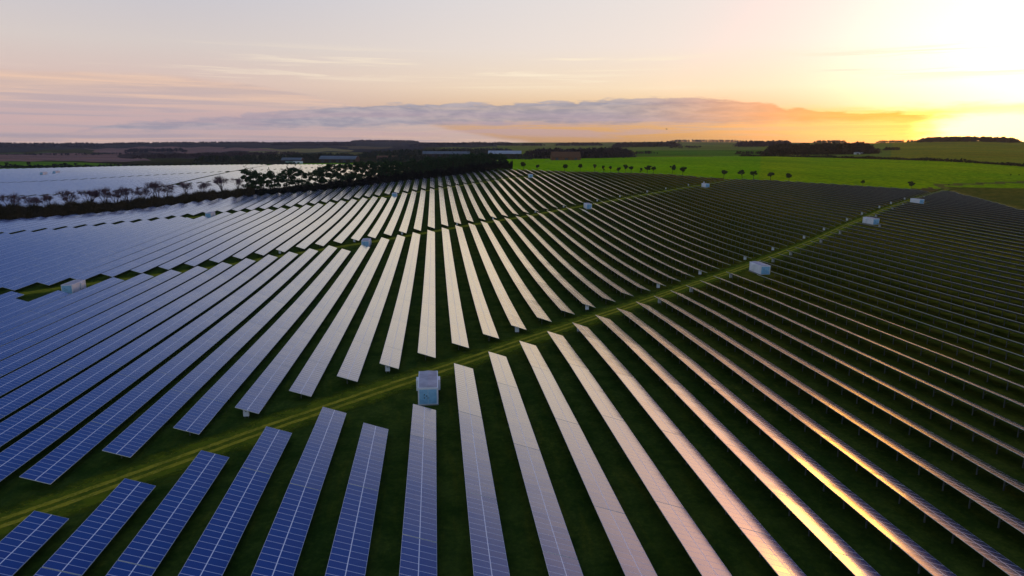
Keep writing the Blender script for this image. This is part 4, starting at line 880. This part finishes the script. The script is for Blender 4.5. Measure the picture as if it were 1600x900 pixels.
# woods and hedgerows far away
def wood(name, px0, px1, r0, r1, h, n, m, label, cat='wood', crown=.34, per=34, rough=.25):
    lr = np.random.default_rng(int(px0 * 7 + r0)); px = lr.uniform(px0, px1, n); rr = lr.uniform(r0, r1, n) if not callable(r0) else None
    a = np.arctan((px - 800) / FPX) + YAW; x = rr * np.sin(a); y = rr * np.cos(a); z = Hv(x, y)
    end = np.clip(np.minimum(px - px0, px1 - px) / (max(px1 - px0, 1) * .10), 0, 1) ** .5
    hh = h * (1 + lr.uniform(-rough, rough * .6, n)) * (.45 + .55 * end)
    C = []; S = []
    for i in range(n):
        p = lr.normal(size=(per, 3)); p /= np.linalg.norm(p, axis=1)[:, None]; p *= lr.uniform(.3, 1, (per, 1)) ** .5
        w = hh[i] * crown
        C.append(np.array([x[i], y[i], z[i] + hh[i] * .58]) + p * [w, w, hh[i] * .42]); S.append(np.full(per, hh[i] * .09) * lr.uniform(.6, 1.3, per))
    C = np.concatenate(C); S = np.concatenate(S); g = lr.integers(0, n, n * 8)          # undergrowth
    G = np.stack([x[g], y[g], z[g]], 1) + lr.normal(size=(n * 8, 3)) * [h * .4, h * .4, 0] + np.stack([np.zeros(n * 8)] * 2 + [lr.uniform(0, h * .4, n * 8)], 1)
    V, F = quads_at(np.concatenate([C, G]), np.concatenate([S, np.full(n * 8, h * .08)]))
    TA = np.stack([x, y, z - .5], 1); TB = np.stack([x, y, z + hh * .8], 1)
    V2, F2 = slivers(TA, TB, h * .02)
    V = np.concatenate([V, V2]); F2 = F2 + F.max() + 1; F = np.concatenate([F, F2])
    return tag(link(name, np_mesh(name, V, F, m)), label, cat, kind='stuff')
wood('wood', 1418, 1572, 2290, 2500, 13, 520, woodw_m, 'wooded hilltop in front of the setting sun')
wood('wood', 1188, 1352, 1330, 1420, 18, 380, woodw_m, 'brown wood beyond the bright green field, right of centre')
wood('wood', 1330, 1362, 1360, 1400, 8, 40, woodw_m, 'low scrub at the right end of the brown wood')
wood('wood', 1368, 1392, 1560, 1600, 6, 40, woodw_m, 'short dark hedge in the green hill right of the brown wood')
wood('wood', 953, 1056, 2600, 2900, 17, 240, wood_m, 'long purple-brown wood on the skyline right of centre')
wood('wood', 1141, 1225, 2350, 2650, 17, 240, wood_m, 'purple-brown wood on the ridge left of the brown wood')
wood('wood', 866, 936, 3300, 3500, 15, 130, wood_m, 'small skyline wood above the brick barn')
wood('wood', 780, 850, 3300, 3500, 12, 120, wood_m, 'thin skyline trees left of the brick barn')
wood('wood', 818, 984, 1215, 1270, 16, 300, wood_m, 'dark bare wood behind the brick barn')
wood('wood', 984, 1022, 1480, 1500, 6, 30, wood_m, 'rows of young orchard trees right of the dark wood')
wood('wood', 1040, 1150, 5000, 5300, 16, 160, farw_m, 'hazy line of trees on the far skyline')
wood('wood', 1260, 1310, 3600, 3800, 14, 80, woodw_m, 'skyline wood behind the brown wood')
wood('wood', 1355, 1420, 3200, 3350, 11, 80, woodw_m, 'thin skyline trees near the sun')
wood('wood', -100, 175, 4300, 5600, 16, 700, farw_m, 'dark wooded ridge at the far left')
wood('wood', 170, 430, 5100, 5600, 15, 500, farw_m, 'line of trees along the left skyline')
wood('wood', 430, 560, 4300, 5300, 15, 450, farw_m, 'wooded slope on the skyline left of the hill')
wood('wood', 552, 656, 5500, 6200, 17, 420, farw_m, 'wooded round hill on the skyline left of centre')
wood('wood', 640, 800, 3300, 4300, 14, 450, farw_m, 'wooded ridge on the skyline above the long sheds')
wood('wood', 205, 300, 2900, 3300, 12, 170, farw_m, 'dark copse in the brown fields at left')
wood('wood', 215, 480, 2000, 2400, 9, 420, wood_m, 'dark winter hedgerows across the left fields')
wood('wood', 20, 230, 2600, 2800, 6, 120, farw_m, 'faint hedges in the valley at far left')
wood('wood', 310, 560, 1380, 1560, 12, 260, woodg_m, 'dark trees round the farm sheds at left')
wood('wood', 560, 800, 1480, 1620, 13, 260, woodg_m, 'dark trees round the long sheds in the centre')
wood('wood', 590, 830, 1120, 1200, 9, 180, woodg_m, 'dark trees in front of the long sheds')
wood('wood', 690, 800, 2000, 2080, 9, 100, farw_m, 'hedge below the pale field in the centre')
wood('hedgerow', 1040, 1090, 2200, 2500, 6, 70, wood_m, 'ragged hedge winding up the green valley', 'hedgerow')
wood('hedgerow', 1140, 1200, 1400, 1450, 6, 60, woodw_m, 'low hedge left of the brown wood', 'hedgerow')
def hedgerow(pts, h, n, m, label):
    lr = np.random.default_rng(n); t_ = np.sort(lr.uniform(0, 1, n)); P = np.array([at(px, r) for px, r in pts]); d = np.linspace(0, 1, len(P))
    x = np.interp(t_, d, P[:, 0]) + lr.normal(0, 1.5, n); y = np.interp(t_, d, P[:, 1]) + lr.normal(0, 1.5, n)
    hh = h * (.7 + .3 * np.sin(t_ * 60) * np.sin(t_ * 23) + lr.uniform(-.15, .15, n)); z = Hv(x, y) + hh * lr.uniform(0, 1, n)
    V, F = quads_at(np.stack([x, y, z], 1), lr.uniform(.5, 1.1, n)); tag(link('hedgerow', np_mesh('hedgerow', V, F, m)), label, 'hedgerow', kind='stuff')
hedgerow([(1150, 1262), (1200, 1255), (1280, 1185), (1350, 1120), (1450, 1030), (1600, 925), (1700, 880)], 4.0, 5200, woodw_m, 'brown hedge along the top of the bright green field')
hedgerow([(-60, 1140), (60, 1120), (180, 1085), (330, 1100), (470, 1110)], 5.0, 3800, woodg_m, 'dark hedge behind the far solar field at left')
for i, (px, h, lab) in enumerate([(7, 8, 'dark round bush at the far left field edge'), (20, 8, 'dark bush, second from the left on the far field edge'), (34, 6, 'low bush, third from the left on the far field edge'),
        (55, 9, 'taller bush, fourth from the left on the far field edge'), (70, 6, 'bush, fifth from the left on the far field edge'), (93, 6, 'bush, sixth from the left on the far field edge'), (112, 8, 'dark tree above the green strip at far left'), (128, 7, 'dark tree right of the green strip at far left')]):
    x, y = at(px, 1135 - px * .25); plant('field_edge_bush', LONES[2 + (i % 2) * 4], x, y, h, 1.3, lab, 'bush', 'bushes behind the far left field')
for i, (px, r, yt, lab) in enumerate([(322, 1300, 243, 'dark conifer standing above the left farm trees'), (345, 1320, 244, 'dark bushy tree left of the farm sheds'), (1190, 1270, 230, 'dark tree at the left foot of the brown wood')]):
    x, y = at(px, r); plant('tall_tree', LONES[2], x, y, height_for(px, r, yt, x, y), .9, lab, 'tree', 'single dark trees in the distance')

# ------------------------------------------------------------------ farm buildings
sheetm = noisy('grey_roof_sheet', (.12, .15, .16), (.09, .11, .12), .1, .5, .4)
palem = noisy('pale_roof_sheet', (.36, .39, .42), (.28, .31, .35), .1, .45, .4)
woodwall = noisy('weathered_boards', (.075, .050, .036), (.045, .034, .028), .3)
brickm = noisy('brown_brick', (.20, .085, .040), (.13, .060, .032), .4)
tilem = noisy('brown_tiles', (.15, .070, .034), (.11, .055, .03), .5)
def barn(px, r, L, W, hw, hr, rz, wm, rm, label, arch=True, sink=.3, name='barn'):
    x, y = at(px, r); root = empty(name, (x, y, H(x, y) - sink), rz); tag(root, label, name)
    mb = MB(); mb.box(-L/2, L/2, -W/2, W/2, 0, hw); link('wall', mb.mesh('wall', wm), root)
    n = 8 if arch else 2; prof = []
    for i in range(n + 1):
        u_ = i / n; yy = -W/2 - .4 + (W + .8) * u_; zz = hw + (hr - hw) * (math.sin(math.pi * u_) if arch else 1 - abs(2 * u_ - 1)); prof.append((yy, zz))
    mb = MB()
    for (ya, za), (yb, zb) in zip(prof, prof[1:]):
        mb.quad([(-L/2 - .5, ya, za), (L/2 + .5, ya, za), (L/2 + .5, yb, zb), (-L/2 - .5, yb, zb)])
        mb.quad([(-L/2 - .5, ya, za - .25), (-L/2 - .5, yb, zb - .25), (L/2 + .5, yb, zb - .25), (L/2 + .5, ya, za - .25)])
        for s in (-1, 1): mb.quad([(s * (L/2 + .5), ya, za), (s * (L/2 + .5), yb, zb), (s * (L/2 + .5), yb, zb - .25), (s * (L/2 + .5), ya, za - .25)])
    link('roof', mb.mesh('roof', rm), root)
    for s in (-1, 1):
        mb = MB()
        for (ya, za), (yb, zb) in zip(prof, prof[1:]): mb.quad([(s * (L/2 - .01), ya, hw), (s * (L/2 - .01), yb, hw), (s * (L/2 - .01), yb, zb - .1), (s * (L/2 - .01), ya, za - .1)])
        link('gable', mb.mesh('gable', wm), root)
    nb = max(2, int(L / 12))
    for i in range(nb):
        c = -L/2 + (i + .5) * L / nb; mb = MB(); mb.box(c - 2.2, c + 2.2, -W/2 - .06, -W/2 - .01, 0.05, hw * .8); link('door', mb.mesh('door', darkm), root)
    return root
barn(534, 1190, 62, 22, 5.5, 10.5, R(-14), woodwall, sheetm, 'grey arched-roof barn with a brown end wall, left of centre')
barn(462, 1230, 34, 16, 4.5, 8.5, R(-10), woodwall, sheetm, 'dark low barn behind two pale trailers')
barn(698, 1260, 84, 20, 8.0, 12.5, R(3), woodwall, sheetm, 'very long grey-green roofed shed above the pines')
barn(788, 1200, 56, 22, 9.0, 14.0, R(-8), woodwall, palem, 'pale blue arched roof barn at the end of the pines')
barn(609, 1270, 40, 12, 4.5, 7.5, R(8), brickm, tilem, 'low brown brick farm range between the barns', False)
barn(881, 1110, 46, 14, 5.0, 13.5, R(2), brickm, tilem, 'red-brown brick barn in front of the dark wood', False)
barn(1330, 1330, 14, 6, 2.5, 4.0, R(0), whitem, palem, 'small pale shed at the foot of the brown wood', False, name='shed')
gtr = noisy('pale_green_sheet', (.35, .50, .42), (.30, .42, .36), .5)
def trailer(px, r, L, m, label):
    x, y = at(px, r); root = empty('trailer', (x, y, H(x, y)), R(5)); tag(root, label, 'trailer', 'pale trailers by the farm')
    mb = MB(); mb.box(-L/2, L/2, -1.3, 1.3, 1.0, 4.2); mb.box(-L/2 - .05, L/2 + .05, -1.35, 1.35, 4.2, 4.35); link('body', mb.mesh('body', m), root)
    for sx in (-.32, -.22, .35):
        for sy in (-1, 1):
            mb = MB(); mb.tube((L * sx, sy * 1.0, .5), (L * sx, sy * 1.3, .5), .5, .5, 12); link('wheel', mb.mesh('wheel', darkm), root)
    return root
trailer(456.5, 1120, 11, gtr, 'pale green trailer on the grass, left one of two')
trailer(470, 1125, 14, whitem, 'whitish trailer on the grass, right one of two')

# ------------------------------------------------------------------ a bird in the sky
bx, by = at(1034, 300); mb = MB()
mb.tube((0, -.28, 0), (0, .1, .02), .03, .07, 6); mb.tube((0, .1, .02), (0, .3, .03), .07, .02, 6)
for s in (-1, 1):
    for a, b_, c, d in (((0, .12, .03), (s * .35, .16, .22), (s * .35, -.06, .21), (0, -.1, .03)), ((s * .35, .16, .22), (s * .75, .0, .12), (s * .72, -.08, .12), (s * .35, -.06, .21))):
        mb.quad([a, b_, c, d])
mb.quad([(-.08, -.42, 0), (.08, -.42, 0), (.03, -.2, .01), (-.03, -.2, .01)])
bird = link('bird', mb.mesh('bird', darkm), None, (bx, by, CAM_Z + (224 - 202) / FPX * 292)); bird.rotation_euler.z = R(40); bird.scale = (1.3,) * 3
tag(bird, 'small dark bird flying low in the sky right of centre', 'bird')

# ------------------------------------------------------------------ air between here and the horizon
hm = bpy.data.materials.new('haze'); hm.use_nodes = True; t = NT(hm.node_tree); t.n.clear()
pv = t.n.new('ShaderNodeVolumePrincipled'); pv.inputs['Color'].default_value = (.80, .82, .95, 1); pv.inputs['Density'].default_value = 0.000028
pv.inputs['Anisotropy'].default_value = .7
oo = t.n.new('ShaderNodeOutputMaterial'); t.l.new(pv.outputs[0], oo.inputs['Volume'])
zlo = float(HG.min()) - 1; zhi = max(float(HG.max()) + 22, CAM_Z + 8)
mb = MB(); mb.box(-9300, 9300, -9300, 9300, zlo, zhi)
hz = link('haze', mb.mesh('haze', hm)); tag(hz, 'thin morning haze over the whole countryside', 'haze', kind='stuff')
